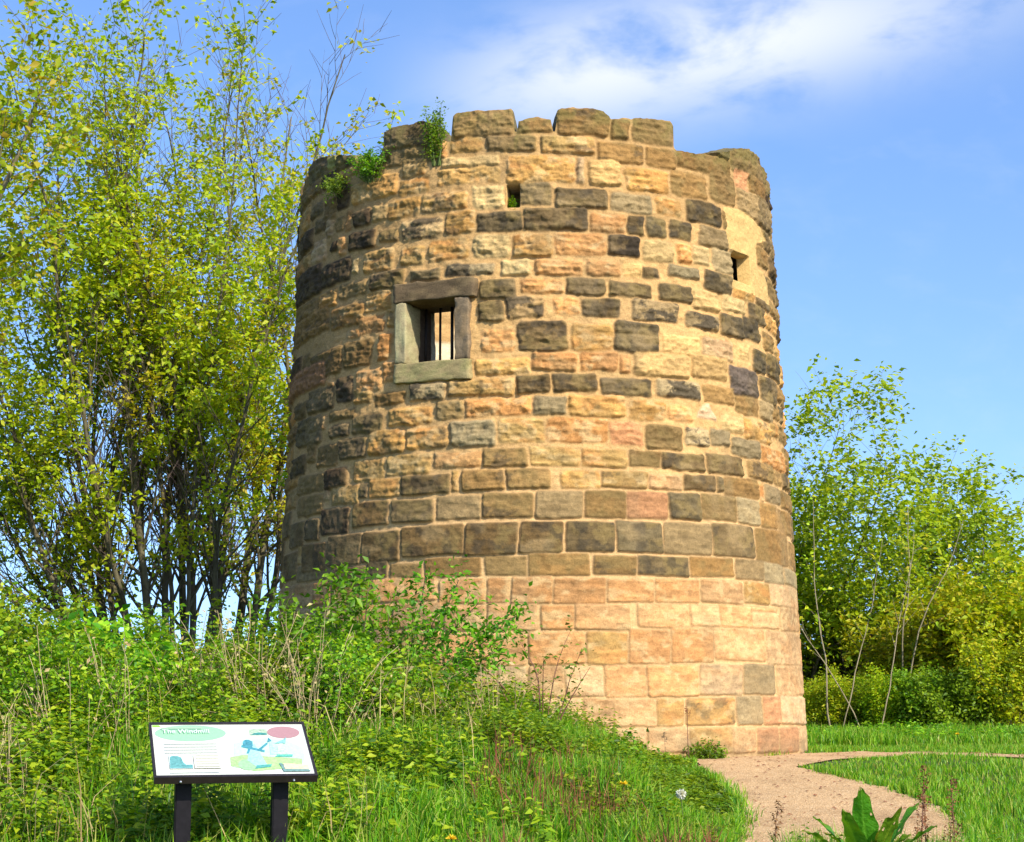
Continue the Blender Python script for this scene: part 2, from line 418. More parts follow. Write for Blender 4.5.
    def stamp(s, real):
        t0, t1, z0, z1, k = s
        i0, i1 = np.searchsorted(th, (t0 - 0.02, t1 + 0.02))
        if i1 <= i0: return
        zs = Z[i0:i1]; m = (zs > z0 - 0.05) & (zs < z1 + 0.05)
        js = np.where(m.any(0))[0]
        if not len(js): return
        j0, j1 = js[0], js[-1] + 1
        sl = (slice(i0, i1), slice(j0, j1))
        rad = trad((z0 + z1) / 2)
        zz = Z[sl] + wz[sl] * (0.45 + 0.55 * er[sl]); ss = T[sl] * rad + wx[sl] * (0.45 + 0.55 * er[sl])
        cx, cz_ = (t0 + t1) / 2 * rad, (z0 + z1) / 2
        hw, hh = (t1 - t0) / 2 * rad, (z1 - z0) / 2
        h1 = hash2(np.array([int(t0 * 9999)]), np.array([int(z0 * 9999)]), 1)[0]
        h2 = hash2(np.array([int(t0 * 9999)]), np.array([int(z0 * 9999)]), 2)[0]
        h3 = hash2(np.array([int(t0 * 9999)]), np.array([int(z0 * 9999)]), 3)[0]
        # slightly skewed outline
        zz = zz - (ss - cx) * (h3 - 0.5) * 0.05
        ss2 = ss + (zz - cz_) * (h2 - 0.5) * 0.16
        e = float(np.mean(er[sl]))
        hw += 0.009; hh += 0.010
        cr = min(hw, hh) * (0.20 + 0.18 * e)
        if k == 't': hw = hw * 1.1; hw = hw * np.clip(1.0 - (zz - (cz_ - hh)) / (2.6 * hh), 0.15, 1)
        qx = np.abs(ss2 - cx) - (hw - cr); qz = np.abs(zz - cz_) - (hh - cr)
        sd = np.hypot(np.maximum(qx, 0), np.maximum(qz, 0)) + np.minimum(np.maximum(qx, qz), 0) - cr
        inn = -sd
        edge = 0.013 + 0.022 * e
        pro = (0.015 + 0.010 * h1) * (1 - e) + e * (0.014 + 0.026 * h1)
        if k in 'kdm': pro += 0.007
        prof = sstep(inn, -0.004, edge)
        pil = np.clip(inn / max(0.03, min(float(np.max(inn)), 0.15)), 0, 1)
        hf = prof * (pro + 0.008 * e * pil) + prof * ((mid[sl] - 0.5) * (0.012 + 0.040 * e) + (strata[sl] - 0.5) * (0.007 + 0.030 * e) + (fine[sl] - 0.5) * (0.014 + 0.018 * e))
        H[sl] = np.where(inn > -0.004, np.maximum(hf, H[sl] * (1 - prof) + hf * prof), H[sl])
        base = np.array(PAL[k])
        if k == 'k': base = base * (1 - 0.45 * (1 - e) * h3) + np.array(PAL['o']) * 0.45 * (1 - e) * h3
        c = base[None, None, :] * ((0.74 + 0.5 * h2) * (0.60 + 0.80 * strata[sl]) * (0.70 + 0.60 * fine[sl]))[..., None]
        hue = (h3 - 0.5) * 0.26
        c = c * np.array((1 + hue * 0.4, 1 - hue * 0.25, 1 - hue))[None, None, :]
        # iron banding and lichen / soot crusts of their own shapes
        if k in 'rypb':
            f = sstep(vnoise(ss * 4 + 9 * h1, zz * 13 + ss * 3, 80), 0.45, 0.85)[..., None] * (0.55 if k not in 'pb' else 0.3)
            c = c * (1 - f) + np.array((0.52, 0.225, 0.066)) * f * 0.9
            f = sstep(fbm(ss * 9, zz * 14, 81, 3), 0.50, 0.72)[..., None] * 0.55
            c = c * (1 - f) + np.array((0.56, 0.39, 0.18)) * f
        if k in 'm' or (k in 'yo' and h1 > 0.6):
            thr = 0.46 if k == 'm' else 0.56
            f = sstep(fbm(ss * 5 + h1 * 30, zz * 9 + h2 * 9, 82, 5, 0.7), thr, thr + 0.10)[..., None] * (0.88 if k == 'm' else 0.6)
            c = c * (1 - f) + np.array((0.060, 0.047, 0.030)) * f
        if k in 'koy' :
            f = sstep(fbm(ss * 6 + h2 * 20, zz * 7, 83, 4), 0.46, 0.68)[..., None] * (0.75 if k == 'k' else 0.5)
            c = c * (1 - f) + (np.array((0.20, 0.138, 0.050)) if k != 'y' else np.array((0.25, 0.165, 0.058))) * f
        if k == 'd':
            f = sstep(fbm(ss * 11 + h2 * 20, zz * 11, 86, 4), 0.48, 0.66)[..., None] * 0.6
            c = c * (1 - f) + np.array((0.16, 0.105, 0.045)) * f
        if k in 'kv':
            f = sstep(fbm(ss * 10 + h3 * 20, zz * 10, 84, 3), 0.5, 0.66)[..., None] * 0.6
            c = c * (1 - f) + np.array((0.043, 0.036, 0.025)) * f
        if k in 'kg':
            f = sstep(fbm(ss * 3 + h2 * 20, zz * 5 + h1 * 9, 85, 3), 0.52, 0.75)[..., None] * 0.5
            c = c * (1 - f) + np.array((0.33, 0.225, 0.10)) * f
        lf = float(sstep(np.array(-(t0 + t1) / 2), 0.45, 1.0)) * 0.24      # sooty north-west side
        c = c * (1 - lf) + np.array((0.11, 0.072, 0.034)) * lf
        ar = (sstep(inn, -0.008, 0.0) * (1 - sstep(inn, 0.004, 0.016)) * (0.30 * (1 - e) + 0.12 * e) * (0.4 + 1.2 * fine[sl]))[..., None]  # edge shadow at the joints, put into the colour as a darker outline
        Cc[sl] = Cc[sl] * (1 - ar) + np.array((0.20, 0.12, 0.055)) * ar
        c = c * (1 - ar) + np.array((0.20, 0.12, 0.055)) * ar
        a = sstep(inn, -0.003, 0.012 + 0.010 * e)[..., None]
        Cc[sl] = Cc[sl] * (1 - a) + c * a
    # pinker buff stone in the rebuilt lower courses
    for s in st + fill:
        if s[3] < 1.75 and s[4] == 'r': s[4] = 'b'
    for s in fill: stamp(s, False)
    for s in st: stamp(s, True)
    # limewash weathering of the lowest courses: dusty paler feet of the wall
    f = (sstep(-Z, -1.6, -0.2) * 0.09 * (0.4 + 0.9 * mid))[..., None]
    Cc[:] = Cc * (1 - f) + np.array((0.60, 0.44, 0.26)) * f
    # damp, dirty foot of the wall
    f = (sstep(-Z, -0.34, -0.02) * sstep(fbm(S * 5, Z * 8, 92, 4), 0.36, 0.62) * 0.55)[..., None]
    Cc[:] = Cc * (1 - f) + np.array((0.20, 0.145, 0.075)) * f
    f = (sstep(fbm(S * 2.2, Z * 0.8, 93, 4), 0.58, 0.75) * 0.30)[..., None]      # rain streaks
    Cc[:] = Cc * (1 - f) + np.array((0.24, 0.17, 0.085)) * f
    # moss on the head of the wall
    f = (sstep(Z - (ztop[:, None] - 0.30), 0, 0.25) * sstep(fbm(S * 6, Z * 6, 91, 4), 0.40, 0.62) * 0.55)[..., None]
    Cc[:] = Cc * (1 - f) + np.array((0.15, 0.125, 0.035)) * f
    # re-pointed smooth patch round the small loophole
    def inpoly(poly):
        P = np.array([hit(*p) for p in poly]); c = np.zeros(T.shape, bool); n = len(P)
        Tw = T + wx * 0.25; Zw = Z + wz * 0.4
        for i in range(n):
            x0, y0 = P[i]; x1, y1 = P[(i + 1) % n]
            if y0 == y1: continue
            cond = ((y0 > Zw) != (y1 > Zw)) & (Tw < (x1 - x0) * (Zw - y0) / (y1 - y0) + x0)
            c ^= cond
        return c
    pm = inpoly([(724, 206), (745, 212), (760, 226), (766, 240), (757, 244), (757, 268), (764, 272), (768, 285), (770, 306), (752, 294), (733, 287), (733.5, 262), (735, 252), (728, 246)])
    H = np.where(pm, 0.018 + (fine - 0.5) * 0.012 + (mid - 0.5) * 0.02, H)
    Cc[pm] = (OCHRE[None, :] * (0.80 + 0.4 * mid[pm])[:, None])
    # openings pushed back into the thickness of the wall
    def pocket(x0, x1, y0, y1, depth, col):
        xm, ym = (x0 + x1) / 2, (y0 + y1) / 2
        t0 = hit(x0, ym)[0]; t1 = hit(x1, ym)[0]; z0 = hit(xm, y1)[1]; z1 = hit(xm, y0)[1]
        m = (T > t0) & (T < t1) & (Z > z0) & (Z < z1)
        H[m] = -depth
        Cc[m] = col
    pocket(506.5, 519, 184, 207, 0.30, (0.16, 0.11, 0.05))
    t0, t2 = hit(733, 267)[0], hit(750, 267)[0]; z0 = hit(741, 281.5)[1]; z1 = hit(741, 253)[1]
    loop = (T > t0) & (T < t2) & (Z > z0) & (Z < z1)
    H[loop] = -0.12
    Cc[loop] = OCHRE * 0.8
    # window void
    wa = hit(403, 330)[0]; wb = hit(461, 330)[0]; wl = hit(435, 366)[1]; wh = hit(435, 293)[1]
    void = (T > wa) & (T < wb) & (Z > wl) & (Z < wh)
    dth = 0.0062
    lvoid = (T > t0 + dth) & (T < t2 - dth) & (Z > z0 + 0.016) & (Z < z1 - 0.016)      # the loophole runs on into the core of the wall
    H = H - 0.026 * er
    rad = trad(Z) + H
    V = np.stack([tcx(Z) + rad * np.sin(T), TD - rad * np.cos(T), Z], -1)
    nt_ = len(th)
    idx = np.arange(nt_ * NZ).reshape(nt_, NZ)
    a = idx[:-1, :-1]; b = idx[1:, :-1]; c = idx[1:, 1:]; d = idx[:-1, 1:]
    keep = ~(void[:-1, :-1] | void[1:, :-1] | void[1:, 1:] | void[:-1, 1:])
    keep &= ~(lvoid[:-1, :-1] | lvoid[1:, :-1] | lvoid[1:, 1:] | lvoid[:-1, 1:])
    keep &= ~(over[:-1, :-1] & over[1:, :-1])
    F1 = np.stack([a[keep], b[keep], c[keep], d[keep]], -1)
    VV = [V.reshape(-1, 3)]; CC = [Cc.reshape(-1, 3)]; FF = [F1]
    base = nt_ * NZ
    # top of the wall, rough
    NR = 14; TH = 0.56
    q = np.linspace(0, 1, NR)
    Tr = np.repeat(th[:, None], NR, 1); Q = np.repeat(q[None, :], nt_, 0)
    zt = ztop[:, None] + 0.0 * Q
    drop = (fbm(Tr * 8, Q * 3, 101, 4) - 0.45) * 0.10 * np.sin(np.pi * np.clip(Q, 0, 1)) + 0.02 * np.sin(np.pi * Q)
    rr_ = trad(zt) + H[:, -1][:, None] * (1 - Q) - TH * Q
    zr = zt + drop
    Vt = np.stack([tcx(zt) + rr_ * np.sin(Tr), TD - rr_ * np.cos(Tr), zr], -1)
    ct = np.array((0.16, 0.13, 0.06))[None, None] * (0.6 + 0.8 * fbm(Tr * 30, Q * 8, 102, 3))[..., None]
    idt = np.arange(nt_ * NR).reshape(nt_, NR) + base
    FF.append(np.stack([idt[:-1, :-1].ravel(), idt[1:, :-1].ravel(), idt[1:, 1:].ravel(), idt[:-1, 1:].ravel()], -1))
    VV.append(Vt.reshape(-1, 3)); CC.append(ct.reshape(-1, 3)); base += nt_ * NR
    # inner face, courses of pale stones
    ths = th[::4]; ztp = ztop[::4]; NI = 150
    Ti = np.repeat(ths[:, None], NI, 1); Zi = ZB + (ztp[:, None] - ZB) * np.linspace(1, 0, NI)[None, :]
    row = np.floor(Zi / 0.26); sx = (Ti * 2.2 / 0.42) + hash2(row, row * 0, 7)
    fx = np.abs(sx - np.floor(sx) - 0.5) * 2; fz = np.abs(Zi / 0.26 - row - 0.5) * 2
    mort = np.maximum(sstep(fx, 0.86, 0.97), sstep(fz, 0.82, 0.95))
    hi = (1 - mort) * 0.03 + fbm(Ti * 20, Zi * 9, 103, 3) * 0.03
    pick = hash2(np.floor(sx), row, 8)[..., None]
    ci = np.where(pick < 0.55, np.array((0.72, 0.62, 0.42)), np.where(pick < 0.85, np.array((0.46, 0.29, 0.12)), np.array((0.22, 0.17, 0.09))))
    ci = ci * (1 - mort[..., None] * 0.25) * (0.75 + 0.5 * fbm(Ti * 26, Zi * 12, 104, 3))[..., None]
    ri = trad(Zi) - TH - hi
    Vi = np.stack([tcx(Zi) + ri * np.sin(Ti), TD - ri * np.cos(Ti), Zi], -1)
    vi = (Ti > wa + 0.004) & (Ti < wb - 0.004) & (Zi > wl) & (Zi < wh)
    idi = np.arange(Ti.size).reshape(Ti.shape) + base
    a = idi[:-1, :-1]; b = idi[1:, :-1]; c = idi[1:, 1:]; d = idi[:-1, 1:]
    keep = ~(vi[:-1, :-1] | vi[1:, :-1] | vi[1:, 1:] | vi[:-1, 1:])
    FF.append(np.stack([a[keep], b[keep], c[keep], d[keep]], -1))
    VV.append(Vi.reshape(-1, 3)); CC.append(ci.reshape(-1, 3))
    V = np.concatenate(VV); C = np.concatenate(CC)
    me = npmesh('tower_wall', V, FF, smooth=True)
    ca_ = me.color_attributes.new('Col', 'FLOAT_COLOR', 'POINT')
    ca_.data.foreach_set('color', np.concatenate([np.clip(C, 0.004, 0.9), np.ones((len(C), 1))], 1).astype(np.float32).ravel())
    root = thing('stone_tower', 'ruined round sandstone tower with broken rim and small barred window', 'tower')
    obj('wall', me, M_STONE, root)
    return root, (wa, wb, wl, wh)

def setcol(me, fn):
    n = len(me.vertices); co = np.zeros(n * 3, np.float32); me.vertices.foreach_get('co', co); co = co.reshape(-1, 3)
    c = fn(co); ca_ = me.color_attributes.new('Col', 'FLOAT_COLOR', 'POINT')
    ca_.data.foreach_set('color', np.concatenate([c, np.ones((n, 1))], 1).astype(np.float32).ravel())

def rough_block(name, origin, ax, ay, az, sx, sy, sz, seed, rnd=0.014, amp=0.022, cuts=16):
    """a hewn block: sx along ax, sy along ay (outward), sz along az; centred on origin"""
    bm = bmesh.new(); bmesh.ops.create_cube(bm, size=2.0)
    bmesh.ops.subdivide_edges(bm, edges=bm.edges[:], cuts=cuts, use_grid_fill=True)
    hs_ = np.array((sx, sy, sz)) / 2
    co = np.array([v.co[:] for v in bm.verts])
    # put most cuts near the edges so that they can round
    co = np.sign(co) * np.abs(co) ** 0.75
    P = co * hs_
    inner = np.sign(P) * np.maximum(np.abs(P) - 0, 0)
    core = np.clip(P, -(hs_ - rnd), hs_ - rnd); dv = P - core
    ln = np.linalg.norm(dv, axis=1, keepdims=True); P = np.where(ln > 1e-6, core + dv / np.maximum(ln, 1e-6) * np.minimum(ln, rnd), P)
    nz = (fbm(P[:, 0] * 12 + seed, P[:, 2] * 12 + P[:, 1] * 7, seed, 3) - 0.5) * 2 * amp
    nrm = co / np.linalg.norm(co, axis=1, keepdims=True)
    P = P + nrm * nz[:, None]
    M = np.stack([np.array(ax), np.array(ay), np.array(az)], 0)
    Wp = P @ M + np.array(origin)
    for v, p in zip(bm.verts, Wp): v.co = p
    for f in bm.faces: f.smooth = True
    me = bpy.data.meshes.new(name); bm.to_mesh(me); bm.free()
    return me

tower, (wa, wb, wl, wh) = build_tower()
# ---- window dressings
def window():
    xm = 433
    tw, zw = hit(xm, 330)
    n = Vector((math.sin(tw), -math.cos(tw), 0)); t = Vector((math.cos(tw), math.sin(tw), 0)); k = Vector((0, 0, 1))
    o = tpos(tw, zw, 0.0)
    def loc(px, py):
        th_, z = hit(px, py); p = tpos(th_, z)
        return (p - o).dot(t), z - zw
    x0 = loc(407, 330)[0]; x1 = loc(455, 330)[0]; z0 = loc(433, 361)[1]; z1 = loc(433, 300)[1]
    X0 = loc(396.5, 330)[0]; X1 = loc(473, 330)[0]; Z0 = loc(435, 381)[1]; Z1 = loc(435, 281)[1]
    fr = thing('tmp', None, None); COL.objects.unlink(fr)
    def blk(name, a0, a1, b0, b1, d0, d1, seed, col, lich):
        c = o + t * (a0 + a1) / 2 + n * (d0 + d1) / 2 + k * (b0 + b1) / 2
        me = rough_block(name, c, t, n, k, a1 - a0, d1 - d0, b1 - b0, seed)
        def cf(co):
            f1 = fbm(co[:, 0] * 8 + co[:, 1] * 5, co[:, 2] * 9, seed, 4)[:, None]
            f2 = sstep(fbm(co[:, 0] * 13 + 4, co[:, 2] * 12 + co[:, 1] * 5, seed + 3, 4), 0.45, 0.65)[:, None]
            return np.array(col) * (0.7 + 0.6 * f1) * (1 - f2 * 0.55) + np.array(lich) * f2 * 0.55
        setcol(me, cf)
        return obj(name, me, M_STONE, tower)
    DP = -0.32
    blk('lintel', X0 - 0.01, X1 + 0.03, z1, Z1, DP, 0.022, 3, (0.125, 0.086, 0.046), (0.22, 0.155, 0.075))
    blk('sill', X0, X1 - 0.01, Z0, z0, DP, 0.034, 4, (0.31, 0.24, 0.11), (0.24, 0.225, 0.085))
    blk('jamb', X0, x0, z0 + 0.002, z1 - 0.002, DP, 0.018, 5, (0.34, 0.28, 0.15), (0.36, 0.34, 0.17))
    blk('jamb', x1, X1 - 0.03, z0 + 0.002, z1 - 0.002, DP, 0.016, 6, (0.17, 0.125, 0.075), (0.30, 0.20, 0.10))
    # deeper rubble reveal
    TH = 0.60
    bm = bmesh.new()
    def q(*ps):
        vs = [bm.verts.new(o + t * a + n * b + k * c) for a, b, c in ps]; bm.faces.new(vs)
    e = 0.012
    a0, a1, b0, b1, d0, d1 = x0 - e, x1 + e, z0 - e, z1 + e, DP + 0.03, -TH
    q((a0, d0, b0), (a0, d1, b0), (a0, d1, b1), (a0, d0, b1)); q((a1, d0, b0), (a1, d0, b1), (a1, d1, b1), (a1, d1, b0))
    q((a0, d0, b1), (a0, d1, b1), (a1, d1, b1), (a1, d0, b1)); q((a0, d0, b0), (a1, d0, b0), (a1, d1, b0), (a0, d1, b0))
    # flange closing the gap to the inner face
    for (p0, p1, r0, r1) in ((a0 - 0.12, a0, b0 - 0.12, b1 + 0.12), (a1, a1 + 0.12, b0 - 0.12, b1 + 0.12), (a0, a1, b1, b1 + 0.12), (a0, a1, b0 - 0.12, b0)):
        q((p0, d1 + 0.02, r0), (p1, d1 + 0.02, r0), (p1, d1 + 0.02, r1), (p0, d1 + 0.02, r1))
    me = bpy.data.meshes.new('reveal'); bm.to_mesh(me); bm.free()
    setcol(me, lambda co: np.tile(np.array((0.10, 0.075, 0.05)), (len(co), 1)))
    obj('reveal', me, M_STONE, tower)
    M_IRON = plain_mat('rusted_iron', (0.025, 0.018, 0.014), 0.6, 0.3, 0.3)
    def bar(a, d, r):
        bm = bmesh.new()
        bmesh.ops.create_cone(bm, cap_ends=True, segments=10, radius1=r, radius2=r, depth=z1 - z0 + 0.04)
        bmesh.ops.translate(bm, verts=bm.verts, vec=o + t * a + n * d + k * (z0 + z1) / 2)
        me = bpy.data.meshes.new('window_bar'); bm.to_mesh(me); bm.free()
        for p in me.polygons: p.use_smooth = True
        obj('window_bar', me, M_IRON, tower)
    # bars stand near the back of the opening
    dback = -0.42; sh = -dback * math.tan(tw - math.atan2(o.x, o.y) * 0 ) if False else 0
    view = Vector((o.x, o.y, 0)).normalized()
    def lat(px):            # offset along t, at depth dback, that lies on that bearing
        a = loc(px, 330)[0]
        c = view.dot(-n); s = view.dot(t)
        return a + s / c * (-dback)
    for px, r in ((426, 0.013), (440.5, 0.013), (453, 0.017)): bar(lat(px), dback, r)
window()

# ------------------------------------------------------------------ ground
def gz(x, y):
    x = np.asarray(x, float); y = np.asarray(y, float)
    z = -1.0 + sstep(y, -2.0, 16.5) * 1.0
    z = np.where(y < 16.5, -0.95 + 0.95 * np.clip(y / 16.0, -1, 1), 0.0)
    bank = 0.42 * sstep(-x, -1.35, 0.10) * sstep(y, 9.6, 12.6) * (1 - 0.5 * sstep(y, 17, 22))
    z = z + bank + 0.10 * (fbm(x * 0.7, y * 0.7, 201, 3) - 0.5) * sstep(np.hypot(x - 2.2, (y - 15) * 0.3), 0.8, 2.0)
    far = sstep(np.hypot(x, y - 10), 60, 400) * 4.0
    return z - far

def grid_axis(lo, hi, fine_lo, fine_hi, step):
    f = np.arange(fine_lo, fine_hi + 1e-6, step); a = [fine_lo]; s = step
    while a[-1] > lo: s *= 1.35; a.append(a[-1] - s)
    b = [fine_hi]; s = step
    while b[-1] < hi: s *= 1.35; b.append(b[-1] + s)
    return np.concatenate([a[::-1][:-1], f, b[1:]])
gx = grid_axis(-3000, 3000, -12, 12, 0.14); gy = grid_axis(-400, 5000, 2, 34, 0.14)
X, Y = np.meshgrid(gx, gy, indexing='ij')
V = np.stack([X, Y, gz(X, Y)], -1).reshape(-1, 3)
idx = np.arange(X.size).reshape(X.shape)
Fq = np.stack([idx[:-1, :-1].ravel(), idx[1:, :-1].ravel(), idx[1:, 1:].ravel(), idx[:-1, 1:].ravel()], -1)
m, t, b = newmat('turf_soil')
tcn = t.n('ShaderNodeTexCoord')
n1 = t.noise(tcn.outputs['Object'], 3.0, 5, 0.65); n2_ = t.noise(tcn.outputs['Object'], 26, 4, 0.7)
c = t.ramp(t.math('ADD', t.math('MULTIPLY', n1, 0.5), t.math('MULTIPLY', n2_, 0.5)), [(0.3, (0.030, 0.036, 0.010)), (0.5, (0.060, 0.080, 0.016)), (0.7, (0.11, 0.11, 0.030))])
t.l(c, b.inputs['Base Color']); b.inputs['Roughness'].default_value = 0.95
bp = t.n('ShaderNodeBump'); bp.inputs['Distance'].default_value = 0.03; t.l(n2_, bp.inputs['Height']); t.l(bp.outputs[0], b.inputs['Normal'])
tag(obj('ground', npmesh('ground', V, [Fq], True), m), kind='structure')

# path: gravel, runs up to the tower foot and forks to the right round it
def gp(px, py):
    d = ray(px, py); Yv = 9.0
    for i in range(40):
        z = float(gz(d[0] * Yv, Yv)) ; Yn = (z - CAM_H) / d[2]; Yv = 0.5 * Yv + 0.5 * min(max(Yn, 4), 40)
    return (d[0] * Yv, Yv)
P_PATH = [(1.15, 5.0), gp(728, 900), gp(738, 842), gp(742, 815), gp(728, 790), gp(698, 772), (1.72, 16.2), (0.9, 16.0), (0.9, 17.5), (3.0, 17.9),
          gp(806, 754.5), gp(850, 753.0), gp(930, 753.2), gp(1010, 755.5), gp(1100, 757), gp(1100, 760.5), gp(1000, 758.5), gp(900, 757.5), gp(850, 760), gp(798, 768.5),
          gp(845, 779), gp(897, 791.5), gp(935, 806), gp(966, 826), gp(975, 850), (2.6, 7.0), (2.3, 5.0)]
def in_poly(px, py, poly):
    c = np.zeros(px.shape, bool); n = len(poly)
    for i in range(n):
        x0, y0 = poly[i]; x1, y1 = poly[(i + 1) % n]
        if y0 == y1: continue
        c ^= ((y0 > py) != (y1 > py)) & (px < (x1 - x0) * (py - y0) / (y1 - y0) + x0)
    return c
px_ = np.arange(0.6, 9.0, 0.026); py_ = np.arange(5.0, 20.5, 0.03)
PX, PY = np.meshgrid(px_, py_, indexing='ij')
jx = (fbm(PX * 5, PY * 5, 211, 3) - 0.5) * 0.16
ins = in_poly(PX + jx, PY + jx, P_PATH)
V = np.stack([PX, PY, gz(PX, PY) + 0.012 + 0.006 * fbm(PX * 9, PY * 9, 212, 2)], -1).reshape(-1, 3)
idx = np.arange(PX.size).reshape(PX.shape)
k4 = ins[:-1, :-1] & ins[1:, :-1] & ins[1:, 1:] & ins[:-1, 1:]
Fq = np.stack([idx[:-1, :-1][k4], idx[1:, :-1][k4], idx[1:, 1:][k4], idx[:-1, 1:][k4]], -1)
used = np.unique(Fq); rm = -np.ones(len(V), int); rm[used] = np.arange(len(used))
m, t, b = newmat('pink_gravel')
tcn = t.n('ShaderNodeTexCoord')
vo = t.n('ShaderNodeTexVoronoi'); t.l(tcn.outputs['Object'], vo.inputs['Vector']); vo.inputs['Scale'].default_value = 85
n1 = t.noise(tcn.outputs['Object'], 1.6, 6, 0.68)
sep = t.n('ShaderNodeSeparateColor'); t.l(vo.outputs['Color'], sep.inputs[0])
c = t.ramp(sep.outputs[0], [(0.0, (0.37, 0.225, 0.095)), (0.35, (0.49, 0.305, 0.138)), (0.8, (0.56, 0.365, 0.170)), (1.0, (0.65, 0.48, 0.27))])
c = t.mix(1.0, c, t.ramp(n1, [(0.3, (0.70, 0.66, 0.60)), (0.5, (1.0, 0.98, 0.96)), (0.7, (1.15, 1.14, 1.12))]), 'MULTIPLY')
t.l(c, b.inputs['Base Color']); b.inputs['Roughness'].default_value = 0.95
bp = t.n('ShaderNodeBump'); bp.inputs['Distance'].default_value = 0.008; bp.inputs['Strength'].default_value = 0.8
t.l(vo.outputs['Distance'], bp.inputs['Height']); t.l(bp.outputs[0], b.inputs['Normal'])
tag(obj('path', npmesh('path', V[used], [rm[Fq]], True), m), kind='structure')
def on_path(x, y, grow=0.0):
    r = in_poly(x, y, P_PATH)
    if grow:
        for dx, dy in ((grow, 0), (-grow, 0), (0, grow), (0, -grow)): r |= in_poly(x + dx, y + dy, P_PATH)
    return r

# ------------------------------------------------------------------ plant builders
def tubes(polys, rmin_sides=4):
    """list of (pts (n,3), radii (n)) -> V, F"""
    VV, FF = [], []; base = 0
    for P, Rr in polys:
        P = np.asarray(P); n = len(P); k = 7 if Rr[0] > 0.05 else (5 if Rr[0] > 0.015 else 3)
        T = np.gradient(P, axis=0); T /= np.linalg.norm(T, axis=1, keepdims=True) + 1e-9
        ref = np.array((1.0, 0, 0)) if abs(T[0][0]) < 0.8 else np.array((0, 1.0, 0))
        A = np.cross(T, ref); A /= np.linalg.norm(A, axis=1, keepdims=True) + 1e-9
        B = np.cross(T, A)
        an = np.arange(k) * 2 * math.pi / k
        ring = P[:, None, :] + Rr[:, None, None] * (A[:, None, :] * np.cos(an)[None, :, None] + B[:, None, :] * np.sin(an)[None, :, None])
        VV.append(ring.reshape(-1, 3))
        i = np.arange(n - 1)[:, None] * k; j = np.arange(k)[None, :]; j2 = (j + 1) % k
        FF.append(np.stack([(i + j), (i + j2), (i + k + j2), (i + k + j)], -1).reshape(-1, 4) + base)
        base += n * k
    if not VV: return np.zeros((0, 3)), np.zeros((0, 4), int)
    return np.concatenate(VV), np.concatenate(FF)

LEAF_FACE = np.array((0, 0, 0.75)) + np.array(SUN_V) * 0.55      # leaves turn their faces up and towards the light
LEAF_FACE = LEAF_FACE / np.linalg.norm(LEAF_FACE)
def leaves(P, D, size, rg, width=0.5, up=0.6, droop=0.15):
    """one folded leaf at each point P, pointing along D"""
    n = len(P)
    D = D / (np.linalg.norm(D, axis=1, keepdims=True) + 1e-9)
    N = rg.normal(size=(n, 3)) * (1 - up) + LEAF_FACE * up ; S = np.cross(D, N); S /= np.linalg.norm(S, axis=1, keepdims=True) + 1e-9
    N = np.cross(S, D)
    L = size[:, None]
    Wd = L * width * 0.5
    mid = P + D * L * 0.42 - np.array((0, 0, 1)) * L * droop * 0.25
    a = P; l = mid + S * Wd + N * L * 0.10; r = mid - S * Wd + N * L * 0.10
    tip = P + D * L - np.array((0, 0, 1)) * L * droop
    V = np.stack([a, l, tip, r], 1).reshape(-1, 3)
    i = np.arange(n)[:, None] * 4
    F = np.concatenate([i + np.array([[0, 3, 2]]), i + np.array([[0, 2, 1]])], 0)
    return V, F

def rdir(rg, n): 
    v = rg.normal(size=(n, 3)); return v / np.linalg.norm(v, axis=1, keepdims=True)

def grow(rg, stems, lv, wig=0.12):
    """stems: list of (p, d, L, r). lv: list of dicts per level >0: space, ratio, ang, t0, trop, jit
       returns polys per level and the nodes of the last levels"""
    out = [[] for _ in range(len(lv))]
    todo = [(0, np.array(p, float), np.array(d, float), L, r) for p, d, L, r in stems]
    while todo:
        k, p, d, L, r = todo.pop()
        q = lv[k]; seg = q.get('seg', 0.3); n = max(3, int(L / seg)); st = L / n
        P = [p.copy()]; d = d / np.linalg.norm(d)
        ds = []
        for i in range(n):
            d = d + rg.normal(size=3) * wig * math.sqrt(st) * q.get('wig', 1) + np.array((0, 0, 1)) * q['trop'] * st
            d /= np.linalg.norm(d); p = p + d * st; P.append(p.copy()); ds.append(d.copy())
        P = np.array(P); tt = np.linspace(0, 1, n + 1)
        Rr = r * (1 - q.get('taper', 0.8) * tt)
        out[k].append((P, Rr))
        if k + 1 < len(lv):
            c = lv[k + 1]; s = c['t0'] * L + rg.uniform(0, c['space'])
            az = rg.uniform(0, 6.28)
            while s < L:
                i = min(n - 1, int(s / st)); f = s / st - i
                pp = P[i] * (1 - f) + P[i + 1] * f; dd = ds[i]
                az += 2.4 + rg.uniform(-.5, .5)
                a = np.cross(dd, (0.3, 0.5, 0.81)); a /= np.linalg.norm(a) + 1e-9; bb = np.cross(dd, a)
                an = c['ang'] * rg.uniform(0.7, 1.3)
                nd = dd * math.cos(an) + (a * math.cos(az) + bb * math.sin(az)) * math.sin(an)
                rem = 1 - s / L
                cl = c['len'] * (c.get('lmin', 0.35) + (1 - c.get('lmin', 0.35)) * rem ** c.get('lpow', 1.0)) * rg.uniform(0.7, 1.25)
                rr2 = min(r * (1 - q.get('taper', 0.8) * s / L) * c.get('rr', 0.6), c.get('rmax', 1))
                todo.append((k + 1, pp, nd, cl, max(rr2, c.get('rmin', 0.003))))
                s += c['space'] * rg.uniform(0.6, 1.4)
    return out

